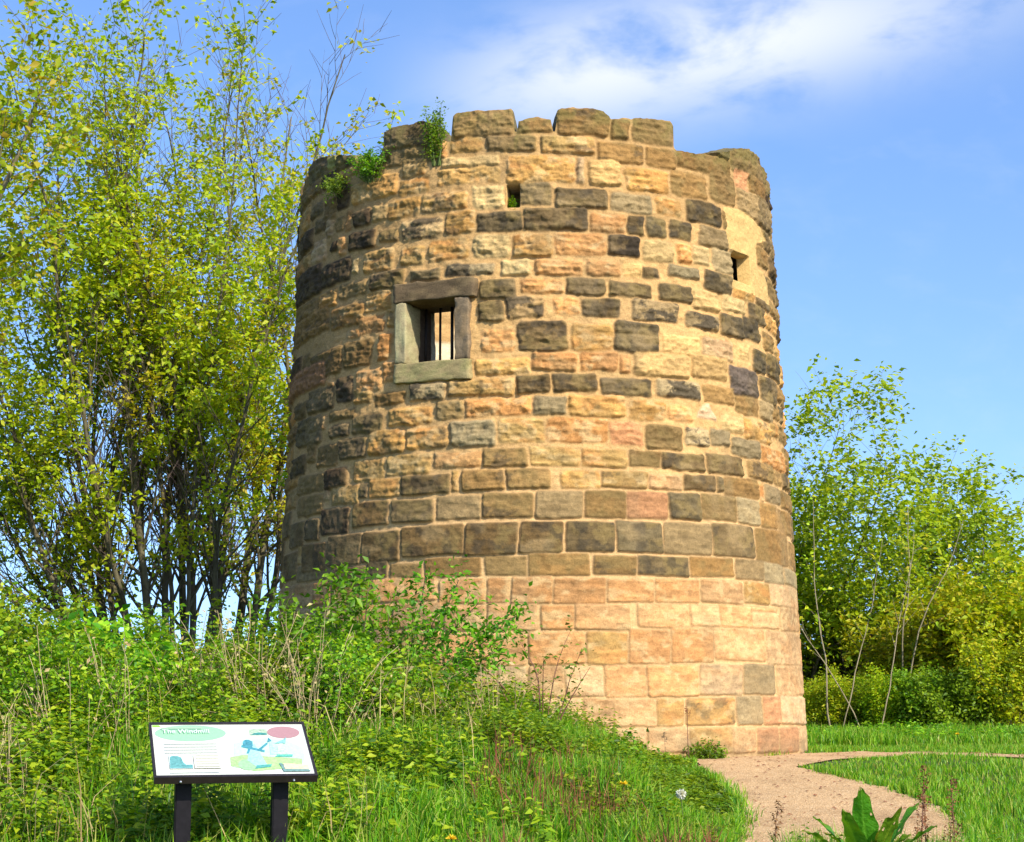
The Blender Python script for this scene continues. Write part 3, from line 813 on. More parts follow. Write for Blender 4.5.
def nodes_of(polys, per, rg, t0=0.3):
    P = []; D = []
    for pts, r in polys:
        n = len(pts); m = max(1, int(round(per * rg.uniform(0.7, 1.3))))
        for t in np.linspace(t0, 1.0, m):
            x = t * (n - 1); i = min(n - 2, int(x)); f = x - i
            P.append(pts[i] * (1 - f) + pts[i + 1] * f); D.append(pts[i + 1] - pts[i])
    P = np.array(P).reshape(-1, 3); D = np.array(D).reshape(-1, 3)
    return P, D / (np.linalg.norm(D, axis=1, keepdims=True) + 1e-9)

def leafset(P, D, per, size, rg, spread=0.06, along=0.3, flat=0.5, width=0.5, up=0.6, droop=0.2):
    n = len(P)
    Pn = np.repeat(P, per, 0) + rg.normal(size=(n * per, 3)) * spread
    Dn = rdir(rg, n * per); Dn[:, 2] *= (1 - flat)
    Dn = Dn + np.repeat(D, per, 0) * along
    sz = size * rg.uniform(0.55, 1.25, n * per)
    return leaves(Pn, Dn, sz, rg, width, up, droop)

LEAF_TREE = leaf_mat('spring_leaf_yellow_green', [(0.22, 0.31, 0.006), (0.38, 0.47, 0.008), (0.54, 0.58, 0.012), (0.56, 0.50, 0.03)], 0.48, 0.5, 0.08)
LEAF_TREE2 = leaf_mat('spring_leaf_green', [(0.10, 0.21, 0.006), (0.24, 0.40, 0.008), (0.37, 0.52, 0.010), (0.48, 0.56, 0.02)], 0.48, 0.5, 0.08)
LEAF_ORANGE = leaf_mat('spring_leaf_bronze', [(0.18, 0.30, 0.007), (0.32, 0.43, 0.009), (0.44, 0.46, 0.02), (0.46, 0.30, 0.03)], 0.45, 0.5, 0.08)
LEAF_SHRUB = leaf_mat('shrub_leaf', [(0.04, 0.13, 0.005), (0.14, 0.31, 0.006), (0.28, 0.46, 0.009), (0.46, 0.56, 0.02)], 0.40)
LEAF_ELDER = leaf_mat('elder_leaf', [(0.05, 0.14, 0.005), (0.13, 0.28, 0.007), (0.24, 0.41, 0.010)], 0.42)
LEAF_BRAMBLE = leaf_mat('bramble_leaf', [(0.07, 0.15, 0.010), (0.13, 0.23, 0.012), (0.20, 0.27, 0.02), (0.25, 0.19, 0.04)], 0.36)
LEAF_WILLOW = leaf_mat('willow_leaf', [(0.20, 0.32, 0.006), (0.36, 0.48, 0.008), (0.52, 0.58, 0.012), (0.60, 0.50, 0.02)], 0.42)
LEAF_DARK = leaf_mat('dark_leaf', [(0.09, 0.17, 0.008), (0.20, 0.32, 0.010), (0.32, 0.43, 0.014)], 0.42)
LEAF_NETTLE = leaf_mat('nettle_leaf', [(0.045, 0.13, 0.005), (0.12, 0.28, 0.006), (0.22, 0.41, 0.010), (0.36, 0.48, 0.015)], 0.40)
LEAF_DOCK = leaf_mat('dock_leaf', [(0.06, 0.17, 0.010), (0.12, 0.28, 0.012), (0.18, 0.33, 0.015)], 0.32, 0.42)
_t = NT(LEAF_DOCK.node_tree); _b = LEAF_DOCK.node_tree.nodes['Principled BSDF']
_at = _t.n('ShaderNodeAttribute'); _at.attribute_name = 'Col'
_src = _b.inputs['Base Color'].links[0].from_socket
_mx = _t.mix(1.0, _src, _at.outputs['Color'], 'MULTIPLY'); _t.l(_mx, _b.inputs['Base Color'])
_c = _t.n('ShaderNodeTexCoord'); _n = _t.noise(_c.outputs['Object'], 45, 4, 0.6)
_bp = _t.n('ShaderNodeBump'); _bp.inputs['Distance'].default_value = 0.01; _t.l(_n, _bp.inputs['Height']); _t.l(_bp.outputs[0], _b.inputs['Normal'])
LEAF_FERN = leaf_mat('fern_leaf', [(0.09, 0.20, 0.008), (0.17, 0.31, 0.010), (0.26, 0.38, 0.012)], 0.42)
GRASS = leaf_mat('grass_blade', [(0.045, 0.15, 0.005), (0.11, 0.28, 0.006), (0.19, 0.40, 0.008), (0.30, 0.47, 0.012), (0.46, 0.44, 0.09)], 0.40, 0.45, 0.0)
STRAW = leaf_mat('dead_grass', [(0.40, 0.29, 0.11), (0.55, 0.43, 0.19), (0.28, 0.17, 0.07)], 0.2, 0.6, 0.0)
RUST = leaf_mat('dock_seed', [(0.17, 0.055, 0.022), (0.26, 0.10, 0.04), (0.12, 0.045, 0.02)], 0.15, 0.8, 0.0)

def make_tree(name, label, loc, stems, lv, leaf, per, lsize, rg, dens=None, group=None, cat='tree', woody=M_BARK, twigm=M_TWIG, leaf_levels=(2,), spread=0.07, lper=6, flat=0.4, width=0.62, along=0.25, t0=0.35, droop=0.25, up=0.6):
    root = thing(name, label, cat, loc, 0, group)
    out = grow(rg, stems, lv)
    big = [p for k in range(min(2, len(out))) for p in out[k]]
    sm = [p for k in range(2, len(out)) for p in out[k]]
    V, F = tubes(big); obj('trunk', npmesh('trunk', V, [F], True), woody, root)
    if sm:
        V, F = tubes(sm); obj('twigs', npmesh('twigs', V, [F], True), twigm, root)
    P, D = nodes_of([p for k in leaf_levels for p in out[k]], per, rg, t0)
    if dens is not None:
        kp = rg.uniform(size=len(P)) < dens(P); P, D = P[kp], D[kp]
    V, F = leafset(P, D, lper, lsize, rg, spread, along, flat, width, up, droop)
    obj('crown', npmesh('crown', V, [F]), leaf, root)
    return root

# ------------------------------------------------------------------ trees behind, left
rg = np.random.default_rng(11)
def fan(n, spread_x, lean, L, r, rg, basew=0.35, dy=0.5):
    st = []
    for i in range(n):
        u = (i + 0.5) / n * 2 - 1
        a = u * spread_x + rg.uniform(-0.05, 0.05) + lean; bq = rg.uniform(-dy, dy) * 0.5
        d = np.array((math.sin(a), math.sin(bq), math.cos(a)))
        st.append(((u * basew + rg.uniform(-.05, .05), rg.uniform(-.2, .2), -0.2), d, L * rg.uniform(0.9, 1.08) * (1 - 0.12 * u * u), r * rg.uniform(0.75, 1.15)))
    return st
def bare_top(z0, z1, lo):
    return lambda P: 1 - (1 - lo) * sstep(P[:, 2], z0, z1)
LV_FAN = [dict(trop=0.035, seg=0.4, taper=0.86, wig=0.7),
          dict(space=0.27, len=2.3, lmin=0.45, ang=0.52, t0=0.16, trop=0.16, seg=0.28, rr=0.5, rmax=0.028, taper=0.88, wig=1.1),
          dict(space=0.20, len=0.75, lmin=0.5, ang=0.62, t0=0.14, trop=0.24, seg=0.2, rr=0.5, rmax=0.009, rmin=0.0045, taper=0.5, wig=1.5)]
def left_density(P):
    clump = fbm(P[:, 0] * 1.9 + P[:, 1] * 0.9, P[:, 2] * 2.3 + P[:, 1] * 0.7, 401, 3)
    return (1 - 0.62 * sstep(P[:, 2], 6.4, 10.0)) * sstep(clump, 0.36, 0.54) * (0.42 + 0.58 * sstep(P[:, 2], 1.5, 4.6))
ya = 25.0
def stems_at(n, a0, a1, L0, fall, r, basew, rg):
    st = []
    for i in range(n):
        u = (i + 0.5) / n; a = a0 + (a1 - a0) * u + rg.uniform(-.025, .025)
        st.append((((u - .5) * 2 * basew, rg.uniform(-.4, .4), -0.2), (math.sin(a), rg.uniform(-.22, .22), math.cos(a)), (L0 - fall * abs(a)) * rg.uniform(0.93, 1.05), r * rg.uniform(0.7, 1.2)))
    return st
stA = stems_at(15, -0.46, 0.20, 11.0, 8.5, 0.056, 0.55, rg)
for (ang, L, r) in ((-0.60, 5.4, 0.060), (-0.76, 4.9, 0.055), (-0.92, 4.4, 0.05), (-1.10, 3.6, 0.04)):
    stA.append(((-0.35, rg.uniform(-.3, .3), 0.3), (math.sin(ang), rg.uniform(-.3, .3), math.cos(ang)), L, r))
x0 = xat(160, ya)
make_tree('sycamore_tree', 'tall tree left of the tower with thick stems and spreading low limbs, yellow-green leaves',
          (x0, ya, float(gz(x0, ya))), stA, LV_FAN, LEAF_TREE, 2.6, 0.100, rg, left_density, leaf_levels=(1, 2), lper=13, spread=0.075)
yb = 25.8; xb = xat(222, yb)
rg = np.random.default_rng(23)
stB = stems_at(7, -0.06, 0.18, 10.3, 6.0, 0.066, 0.40, rg)
make_tree('sycamore_tree', 'slimmer many-stemmed tree with purplish bare twig ends behind the left edge of the tower',
          (xb, yb, float(gz(xb, yb))), stB, LV_FAN, LEAF_TREE, 2.4, 0.098, rg, lambda P: left_density(P) * (1 - 0.55 * sstep(P[:, 2], 5.0, 7.5)), leaf_levels=(1, 2), lper=13, spread=0.075)
rg = np.random.default_rng(31)
yc = 20.0; xc = xat(-185, yc)
stC = fan(6, 0.20, -0.10, 8.6, 0.10, rg, 0.25)
make_tree('sycamore_tree', 'bronze-tinted tree cut off by the left margin, only the edge of its crown showing',
          (xc, yc, float(gz(xc, yc))), stC, LV_FAN, LEAF_ORANGE, 2.6, 0.125, rg, None, leaf_levels=(1, 2), lper=9, spread=0.09)

# ------------------------------------------------------------------ trees behind, right
rg = np.random.default_rng(41)
LV_DOME = [dict(trop=0.01, seg=0.3, taper=0.85, wig=1.0),
           dict(space=0.20, len=1.9, lmin=0.45, ang=0.75, t0=0.16, trop=0.08, seg=0.25, rr=0.5, rmax=0.03, taper=0.85, wig=1.3),
           dict(space=0.19, len=0.85, lmin=0.5, ang=0.75, t0=0.12, trop=0.05, seg=0.2, rr=0.5, rmax=0.009, rmin=0.004, taper=0.6, wig=1.5)]
yr = 30.0; xr = xat(786, yr)
stR = []
for i in range(18):
    a = -0.75 + 1.52 * (i + 0.5) / 18 + rg.uniform(-.05, .05); b_ = rg.uniform(-0.5, 0.5)
    L = 5.7 * (1 - (0.13 if a > 0 else 0.10) * (abs(a) / 0.8) ** 1.5) * rg.uniform(0.95, 1.05)
    stR.append(((a * 0.5, rg.uniform(-.3, .3), -0.2), (math.sin(a), math.sin(b_), math.cos(a)), L, 0.042 * rg.uniform(0.7, 1.1)))
for a, L in ((1.0, 4.4), (1.1, 4.0), (1.25, 3.4), (0.95, 4.8), (-1.1, 3.2)):
    stR.append(((0.2, rg.uniform(-.4, .4), 0.1), (math.sin(a), rg.uniform(-.4, .1), math.cos(a)), L, 0.04))
def right_density(P):
    return sstep(fbm(P[:, 0] * 1.4 + P[:, 1] * 0.8, P[:, 2] * 2.0 + P[:, 1] * 0.5, 402, 3), 0.28, 0.50)
make_tree('sycamore_tree', 'broad round-headed leafy tree standing behind the right side of the tower',
          (xr, yr, 0.0), stR, LV_DOME, LEAF_TREE2, 2.4, 0.115, rg, right_density, leaf_levels=(1, 2), lper=14, spread=0.10, flat=0.6)
# slim tree with feathery leaning tops
rg = np.random.default_rng(43)
ys = 29.0; xs = xat(950, ys)
stS = [((0, 0, -0.2), (0.10, 0, 1), 3.2, 0.04), ((0.1, 0.1, -0.2), (0.24, 0.05, 1), 3.9, 0.038), ((0.15, 0, -0.2), (0.30, 0.1, 1), 3.6, 0.035), ((-.1, 0.1, -.2), (0.02, 0, 1), 2.7, 0.03), ((0.3, 0, -0.2), (0.45, 0.1, 1), 3.2, 0.03)]
LV_SLIM = [dict(trop=0.03, seg=0.25, taper=0.88), dict(space=0.22, len=0.55, lmin=0.4, ang=0.5, t0=0.35, trop=0.2, seg=0.15, rr=0.5, taper=0.7)]
make_tree('young_ash_tree', 'slim dark young tree with feathery tops leaning right above the yellow-green bushes', (xs, ys, 0), stS, LV_SLIM, LEAF_DARK, 4, 0.15, rg, None, leaf_levels=(1,), lper=4, spread=0.05, width=0.42, cat='young tree')
rg = np.random.default_rng(44)
xs = xat(1022, 28.0)
stS = [((0, 0, -0.2), (-0.05 + 0.12 * i, 0.02 * i, 1), 2.9 - 0.2 * i, 0.035) for i in range(4)]
make_tree('young_ash_tree', 'dark leafy young tree at the right margin behind the yellow-green bushes', (xs, 28.0, 0), stS, LV_SLIM, LEAF_DARK, 5, 0.15, rg, None, leaf_levels=(1,), lper=5, spread=0.08, width=0.45, cat='young tree')

# pale-stemmed saplings between the tower and the bushes
LV_SAP = [dict(trop=0.12, seg=0.2, taper=0.75, wig=1.5), dict(space=0.26, len=0.7, lmin=0.4, ang=0.7, t0=0.42, trop=0.15, seg=0.15, rr=0.45, taper=0.8, wig=1.6)]
saps = [(826, 25.0, -0.03, 3.6, .026, 'pale crooked sapling nearest to the right edge of the tower'),
        (836, 24.6, 0.10, 3.0, .020, 'thin pale sapling leaning right, second from the tower'),
        (858, 24.9, -0.22, 2.7, .022, 'pale sapling leaning left across its neighbours'),
        (872, 24.4, 0.03, 3.2, .022, 'straight pale sapling midway between tower and bushes'),
        (896, 25.2, -0.05, 3.6, .026, 'left stem of the close pair of pale saplings beside the bushes'),
        (903, 25.1, 0.02, 3.4, .028, 'right stem of the close pair of pale saplings beside the bushes')]
for i, (px, Y, lean, L, r, lab) in enumerate(saps):
    rg = np.random.default_rng(60 + i); x = xat(px, Y)
    make_tree('sapling', lab, (x, Y, 0), [((0, 0, -.05), (lean * 0.8, rg.uniform(-.1, .1), 1), L, r * 0.60)], LV_SAP, LEAF_WILLOW, 3, 0.08, rg, None,
              group='pale-stemmed saplings right of the tower', cat='sapling', woody=M_PALE_BARK, leaf_levels=(1,), lper=3, spread=0.05)

# ------------------------------------------------------------------ shrubs
def make_shrub(name, label, cat, n, H, W, leaf, lsize, rg, woody=M_BARK, per=4, lper=4, spread=0.05, trop=0.0, width=0.55, l1=0.45, space=0.10, arch=0.0, flat=0.45, group=None, l2=False, t0=0.12, up=0.55):
    st = []
    for i in range(n):
        a = rg.uniform(0, 6.283); q = math.sqrt(rg.uniform(0.0, 1))
        dx, dy = math.cos(a) * q, math.sin(a) * q
        d = np.array((dx * W / H * 0.9, dy * W / H * 0.9, 1.0))
        st.append(((dx * W * 0.35, dy * W * 0.35, -0.08), d, H * rg.uniform(0.7, 1.1) * (1 - 0.25 * q), 0.011 * rg.uniform(0.7, 1.3) * (H / 1.2) ** 0.5))
    lv = [dict(trop=-arch, seg=0.14, taper=0.75, wig=1.6), dict(space=space, len=l1, lmin=0.5, ang=0.85, t0=t0, trop=trop, seg=0.09, rr=0.5, rmin=0.002, rmax=0.006, taper=0.7, wig=2.0)]
    root = thing(name, label, cat, (0, 0, 0), 0, group)
    out = grow(rg, st, lv)
    V, F = tubes(out[0] + out[1]); obj('stems', npmesh('stems', V, [F], True), woody, root)
    P, D = nodes_of(out[1], per, rg, 0.2); P2, D2 = nodes_of(out[0], per * 1.5, rg, 0.5)
    P = np.concatenate([P, P2]); D = np.concatenate([D, D2])
    V, F = leafset(P, D, lper, lsize, rg, spread, 0.3, flat, width, up, 0.2)
    obj('foliage', npmesh('foliage', V, [F]), leaf, root)
    return root

rg = np.random.default_rng(71)
SH = {}
def place(kind, px, Y, rz, sc, label, group=None, dz=0.0):
    x = xat(px, Y); p = (x, Y, float(gz(x, Y)) + dz)
    if not SH[kind][1]:
        o = SH[kind][0]; o.location = p; o.rotation_euler = (0, 0, rz); o.scale = (sc,) * 3 if not isinstance(sc, tuple) else sc
        o['label'] = label
        if group: o['group'] = group
        SH[kind][1] = True; return o
    return dup(SH[kind][0], p, rz, sc, label, group)
SH['haw'] = [make_shrub('hawthorn_bush', 'x', 'bush', 26, 1.25, 0.95, LEAF_SHRUB, 0.065, rg, per=5, lper=4, spread=0.06), False]
SH['haw2'] = [make_shrub('hawthorn_bush', 'x', 'bush', 22, 1.15, 0.9, LEAF_SHRUB, 0.055, rg, per=5, lper=4, spread=0.07), False]
SH['elder'] = [make_shrub('elder_shrub', 'x', 'shrub', 16, 1.5, 1.0, LEAF_ELDER, 0.085, rg, per=4, lper=5, spread=0.06, space=0.13, width=0.45), False]
SH['willow'] = [make_shrub('willow_bush', 'x', 'bush', 34, 2.5, 1.1, LEAF_WILLOW, 0.105, rg, per=5, lper=7, spread=0.09, space=0.17, width=0.48, l1=0.55, trop=0.2), False]
SH['dark'] = [make_shrub('thicket_bush', 'x', 'bush', 34, 1.7, 1.3, LEAF_DARK, 0.10, rg, per=6, lper=6, spread=0.10, space=0.16, l1=0.5), False]

SH['big'] = [make_shrub('elder_shrub', 'x', 'shrub', 13, 1.1, 0.8, LEAF_SHRUB, 0.115, rg, per=4, lper=4, spread=0.06, space=0.14, width=0.48), False]
GL = 'leafy bushes on the left bank'
L_ = [('haw', 25, 14.2, 0.3, 1.02, 'bright leafy bush at the left margin, at the height of the sign and further back'),
      ('haw2', 95, 15.2, 1.4, 0.98, 'yellow-green bush between the left margin and the many-stemmed tree'),
      ('haw', 165, 16.0, 2.2, 0.84, 'leafy bush right in front of the foot of the tall many-stemmed tree'),
      ('haw2', 235, 15.0, 3.1, 0.80, 'leafy bush behind the sign, left of the tower foot'),
      ('haw', 300, 15.4, 4.0, 0.82, 'leafy bush touching the shaded left edge of the tower'),
      ('haw2', -60, 15.5, 5.0, 1.2, 'leafy bush at the far left, mostly out of the picture'),
      ('haw', 60, 12.6, 2.7, 0.72, 'low bright bush left of the sign, nearest to the left margin'),
      ('haw2', 130, 12.8, 0.9, 0.74, 'low bright bush behind the left corner of the sign'),
      ('haw', 330, 12.9, 5.4, 0.70, 'low bright bush just right of the sign and behind it'),
      ('haw2', 205, 13.2, 4.4, 0.72, 'low bush directly behind the middle of the sign panel')]
for k, px, Y, rz, sc, lab in L_: place(k, px, Y, rz, sc, lab, GL)
place('elder', 355, 14.4, 0.6, (0.85, 0.85, 1.05), 'tall green elder shrub in front of the shaded lower left of the tower')
place('elder', 412, 14.4, 2.9, (0.62, 0.62, 0.50), 'smaller elder shrub in front of the tower between the tall elder and the bramble')
rg_ = np.random.default_rng(151)
xe = xat(392, 14.7)
st_e = [((rg_.uniform(-.1, .1), rg_.uniform(-.1, .1), -0.05), (a_, rg_.uniform(-.2, .2), 1), L_e, 0.012) for a_, L_e in ((0.25, 1.35), (0.42, 1.4), (0.55, 1.45), (0.70, 1.5), (0.85, 1.35), (0.62, 1.25), (0.05, 1.3), (0.34, 1.2))]
make_tree('elder_shrub', 'leaning elder whose leafy sprays arch right across the wall below the dark course', (xe, 14.7, float(gz(xe, 14.7))), st_e,
          [dict(trop=-0.42, seg=0.12, taper=0.7, wig=1.2), dict(space=0.075, len=0.36, lmin=0.5, ang=0.8, t0=0.50, trop=0.05, seg=0.08, rr=0.5, rmin=0.002, rmax=0.005, taper=0.6, wig=1.5)],
          LEAF_ELDER, 4, 0.075, rg_, None, cat='shrub', leaf_levels=(1,), lper=5, spread=0.045, width=0.45, t0=0.15)
place('haw', 385, 13.4, 1.1, 0.62, 'low bright bush below the tall elder', GL)
place('haw2', 262, 13.7, 2.1, 0.86, 'bright bush behind the right end of the sign', GL)
place('haw', 15, 13.2, 3.9, 0.85, 'bright bush filling the left margin beside the sign', GL)
for px, Y, rz, sc, lab in [(110, 13.9, 0.4, 1.0, 'large-leaved bright shrub behind the left corner of the sign, below the tree foot'), (215, 14.3, 2.0, 0.78, 'large-leaved bright shrub behind the middle of the sign, below the slimmer tree'),
                           (40, 13.4, 3.3, 0.8, 'large-leaved bright shrub near the left margin'), (318, 13.6, 4.1, 0.85, 'large-leaved bright shrub behind the right corner of the sign'), (405, 13.0, 5.3, 0.62, 'large-leaved low shrub below the tower wall, right of the tall elder')]:
    place('big', px, Y, rz, sc, lab)
place('elder', 292, 14.0, 4.2, (0.8, 0.8, 0.72), 'elder shrub between the sign and the tall elder')

GW = 'yellow-green willow bushes at the right'
for i, (px, Y, rz, sc, lab) in enumerate([
        (935, 26.5, 0.2, 1.02, 'yellow-green willow bush nearest to the pale saplings'),
        (985, 26.0, 1.7, 1.06, 'yellow-green willow bush second from the right margin'),
        (1032, 25.5, 3.0, 1.12, 'yellow-green willow bush half cut by the right margin'),
        (1085, 26.5, 4.4, 1.15, 'willow bush just beyond the right margin'),
        (1010, 24.4, 5.2, 0.70, 'low willow bush at the right in front of the taller willows')]):
    place('willow', px, Y, rz, sc, lab, GW)
for px, Y, rz, sc, lab in [(822, 25.6, 0.5, 0.46, 'low yellow-green bush against the right edge of the tower'), (850, 25.9, 1.9, 0.50, 'low bush behind the leaning pale saplings'),
                           (880, 25.0, 3.3, 0.46, 'low bush among the straight pale saplings'), (918, 24.9, 4.6, 0.56, 'bush just right of the close pair of pale saplings'), (955, 24.6, 5.6, 0.60, 'low bush left of the low willow at the right')]:
    place('dark' if px in (850, 918, 955) else 'willow', px, Y, rz, sc * (1.15 if px in (850, 918, 955) else 0.9), lab, 'low bushes among the pale saplings')
GD = 'dark thicket behind the right-hand trees'
for i, (px, Y, rz, sc, lab) in enumerate([
        (800, 31.5, 0.0, 1.1, 'dark thicket bush close behind the right edge of the tower'),
        (848, 32.5, 1.2, 1.15, 'dark thicket bush behind the pale saplings'),
        (895, 32.0, 2.4, 1.2, 'dark thicket bush between the pale saplings and the willow bushes'),
        (945, 33.0, 3.3, 1.3, 'dark thicket bush behind the willow nearest to the saplings'),
        (1000, 32.0, 4.4, 1.35, 'dark thicket bush behind the willows near the right margin'),
        (1050, 31.0, 5.0, 1.4, 'dark thicket bush behind the willows, partly beyond the right margin')]):
    place('dark', px, Y, rz, sc, lab, GD)
for i, (px, Y, rz, sc) in enumerate([(-20, 27, 0.3, 0.75), (60, 29, 1.3, 0.75), (130, 28.0, 2.2, 0.75), (190, 29, 3.2, 0.75), (260, 28, 4.0, 0.75)]):
    place('dark', px, Y, rz, sc, ['dark low bush far behind, at the left margin', 'dark low bush far behind, seen under the spreading left limbs of the tall tree', 'dark low bush far behind, just left of the thick tree stems', 'dark low bush right behind the thick tree stems', 'dark low bush far behind, beside the left edge of the tower'][i], 'dark bushes behind the left trees')

# bramble with arching reddish canes against the wall
rg = np.random.default_rng(81)
o = make_shrub('bramble', 'sparse bramble with bare reddish canes arching in front of the pale lower wall', 'bramble', 9, 0.85, 0.75, LEAF_BRAMBLE, 0.05, rg, woody=M_CANE, per=3, lper=2, spread=0.025, space=0.14, l1=0.22, arch=0.55, t0=0.3)
x = xat(540, 14.3); o.location = (x, 14.3, float(gz(x, 14.3)) + 0.12)
o = make_shrub('bramble', 'low green bramble mound on the brow of the bank below the wall', 'bramble', 22, 0.42, 0.9, LEAF_ELDER, 0.05, rg, woody=M_CANE, per=4, lper=3, spread=0.04, space=0.10, l1=0.22, arch=0.6)
x = xat(575, 13.6); o.location = (x, 13.6, float(gz(x, 13.6)) - 0.02)
# small bush at the foot of the wall
o = make_shrub('small_bush', 'small dense green bush at the foot of the tower beside the gravel', 'bush', 26, 0.27, 0.22, LEAF_ELDER, 0.035, rg, per=4, lper=3, spread=0.02, space=0.05, l1=0.10)
x = xat(704, 16.3); o.location = (x, 16.3, float(gz(x, 16.3)))

# plants rooted in the top of the wall
def wall_plant(name, label, px, py, off, H, Wd, n, ls, seed, tilt=0.0, leaf=LEAF_FERN, arch=0.0, l1=0.16):
    rg = np.random.default_rng(seed)
    th, z = hit(px, py); p = tpos(th, z, off)
    o = make_shrub(name, label, 'wall plant', n, H, Wd, leaf, ls, rg, woody=M_GSTEM, per=4, lper=3, spread=0.02, space=0.06, l1=l1, arch=arch)
    o.location = p; o.rotation_euler = (tilt * math.cos(th), tilt * math.sin(th), 0)
    return o
wall_plant('wall_shrub', 'upright feathery shrub growing out of the broken rim beside the tallest left cap stone', 436, 158, -0.02, 0.66, 0.11, 14, 0.034, 91, l1=0.12)
wall_plant('wall_fern', 'bright green tuft on the rim left of the upright feathery shrub', 372, 176, 0.0, 0.38, 0.20, 18, 0.04, 92)
wall_plant('wall_fern', 'small fern hanging down the wall below the bright green tuft', 342, 192, 0.05, 0.24, 0.18, 12, 0.035, 93, tilt=0.9, arch=1.5)
wall_plant('wall_fern', 'dark little fern filling the square hole under the rim', 512.5, 205, -0.10, 0.17, 0.05, 9, 0.03, 94, leaf=LEAF_ELDER, l1=0.06)

# ------------------------------------------------------------------ grass and ground cover
def blades(x, y, z, h, wd, rg, lean=0.5):
    n = len(x); a = rg.uniform(0, 6.283, n); b_ = rg.uniform(0, 6.283, n)
    P = np.stack([x, y, z], -1)
    S = np.stack([np.cos(a), np.sin(a), 0 * a], -1) * (wd / 2)[:, None]
    ln = rg.uniform(0.05, 1, n) * lean
    B = np.stack([np.cos(b_), np.sin(b_), 0 * b_], -1) * (h * ln)[:, None]
    up = np.zeros((n, 3)); up[:, 2] = h
    m1 = P + up * 0.55 + B * 0.3; tip = P + up * (1 - 0.35 * ln[:, None]) + B
    V = np.stack([P - S, P + S, m1 + S * 0.75, m1 - S * 0.75, tip], 1).reshape(-1, 3)
    i = np.arange(n)[:, None] * 5
    return V, i + np.array([[0, 1, 2, 3]]), i + np.array([[3, 2, 4]])
def blade_obj(name, x, y, h, wd, mat, rg, lean=0.5, kind='stuff'):
    V, q, tr = blades(x, y, gz(x, y) - 0.01, h, wd, rg, lean)
    return tag(obj(name, npmesh(name, V, [q, tr]), mat), kind=kind)
rg = np.random.default_rng(101)
def scatter(n, x0, x1, y0, y1, rg, fn=None):
    x = rg.uniform(x0, x1, n); y = rg.uniform(y0, y1, n)
    k = ~on_path(x, y) & (np.hypot(x - tcx(0), y - TD) > trad(0) + 0.03)
    if fn is not None: k &= rg.uniform(size=n) < fn(x, y)
    return x[k], y[k]
# lawn right of the path, short
x, y = scatter(230000, 1.6, 10.0, 7.5, 24.0, rg, lambda x, y: (x / y < 0.36) * np.clip(1.15 - (y - 9) * 0.03, 0.3, 1))
blade_obj('lawn_grass', x, y, (0.045 + 0.20 * fbm(x * 2.3, y * 2.3, 301, 4) ** 1.8) * rg.uniform(0.6, 1.3, len(x)) * (1 - 0.45 * sstep(y, 12.5, 16)), rg.uniform(0.006, 0.012, len(x)), GRASS, rg, 0.6)
# longer grass beyond the path, under the saplings
x, y = scatter(60000, 3.0, 11.0, 20.6, 26.5, rg)
blade_obj('long_grass', x, y, (0.05 + 0.26 * fbm(x * 1.2, y * 1.2, 302, 3) ** 1.3) * rg.uniform(0.5, 1.3, len(x)), rg.uniform(0.008, 0.018, len(x)), GRASS, rg, 0.6)
# rank grass on the bank in front of the tower
x, y = scatter(210000, -4.2, 1.75, 7.6, 16.4, rg, lambda x, y: (0.12 + 0.88 * sstep(x, -1.8, 0.2)) * (np.abs(x) / y < 0.36))
blade_obj('bank_grass', x, y, (0.03 + 0.46 * fbm(x * 1.3, y * 1.3, 303, 3) ** 1.5) * rg.uniform(0.5, 1.4, len(x)) * (1 - 0.65 * sstep(x, 0.7, 1.6)) * (0.55 + 0.45 * sstep(y, 9.0, 10.6)), rg.uniform(0.006, 0.013, len(x)), GRASS, rg, 0.7)
x, y = scatter(26000, -6.5, -1.0, 7.6, 16.0, rg, lambda x, y: (np.abs(x) / y < 0.38))
blade_obj('bank_grass', x, y, (0.12 + 0.30 * fbm(x * 1.3, y * 1.3, 304, 3)) * rg.uniform(0.5, 1.3, len(x)) * (0.5 + 0.5 * sstep(y, 9.0, 10.6)), rg.uniform(0.006, 0.014, len(x)), GRASS, rg, 0.7)
# dead straw among it
x, y = scatter(5000, -6.0, -0.2, 9.8, 15.5, rg, lambda x, y: sstep(fbm(x * 1.1, y * 1.1, 305, 3), 0.46, 0.60))
blade_obj('dead_grass', x, y, rg.uniform(0.25, 0.95, len(x)) * rg.uniform(0.5, 1.1, len(x)), rg.uniform(0.004, 0.010, len(x)), STRAW, rg, 0.9)
x, y = scatter(2600, -0.3, 1.1, 8.8, 12.0, rg, lambda x, y: sstep(fbm(x * 2.1, y * 1.1, 306, 3), 0.45, 0.60))
blade_obj('dead_grass', x, y, rg.uniform(0.15, 0.42, len(x)), rg.uniform(0.005, 0.009, len(x)), RUST, rg, 0.5)

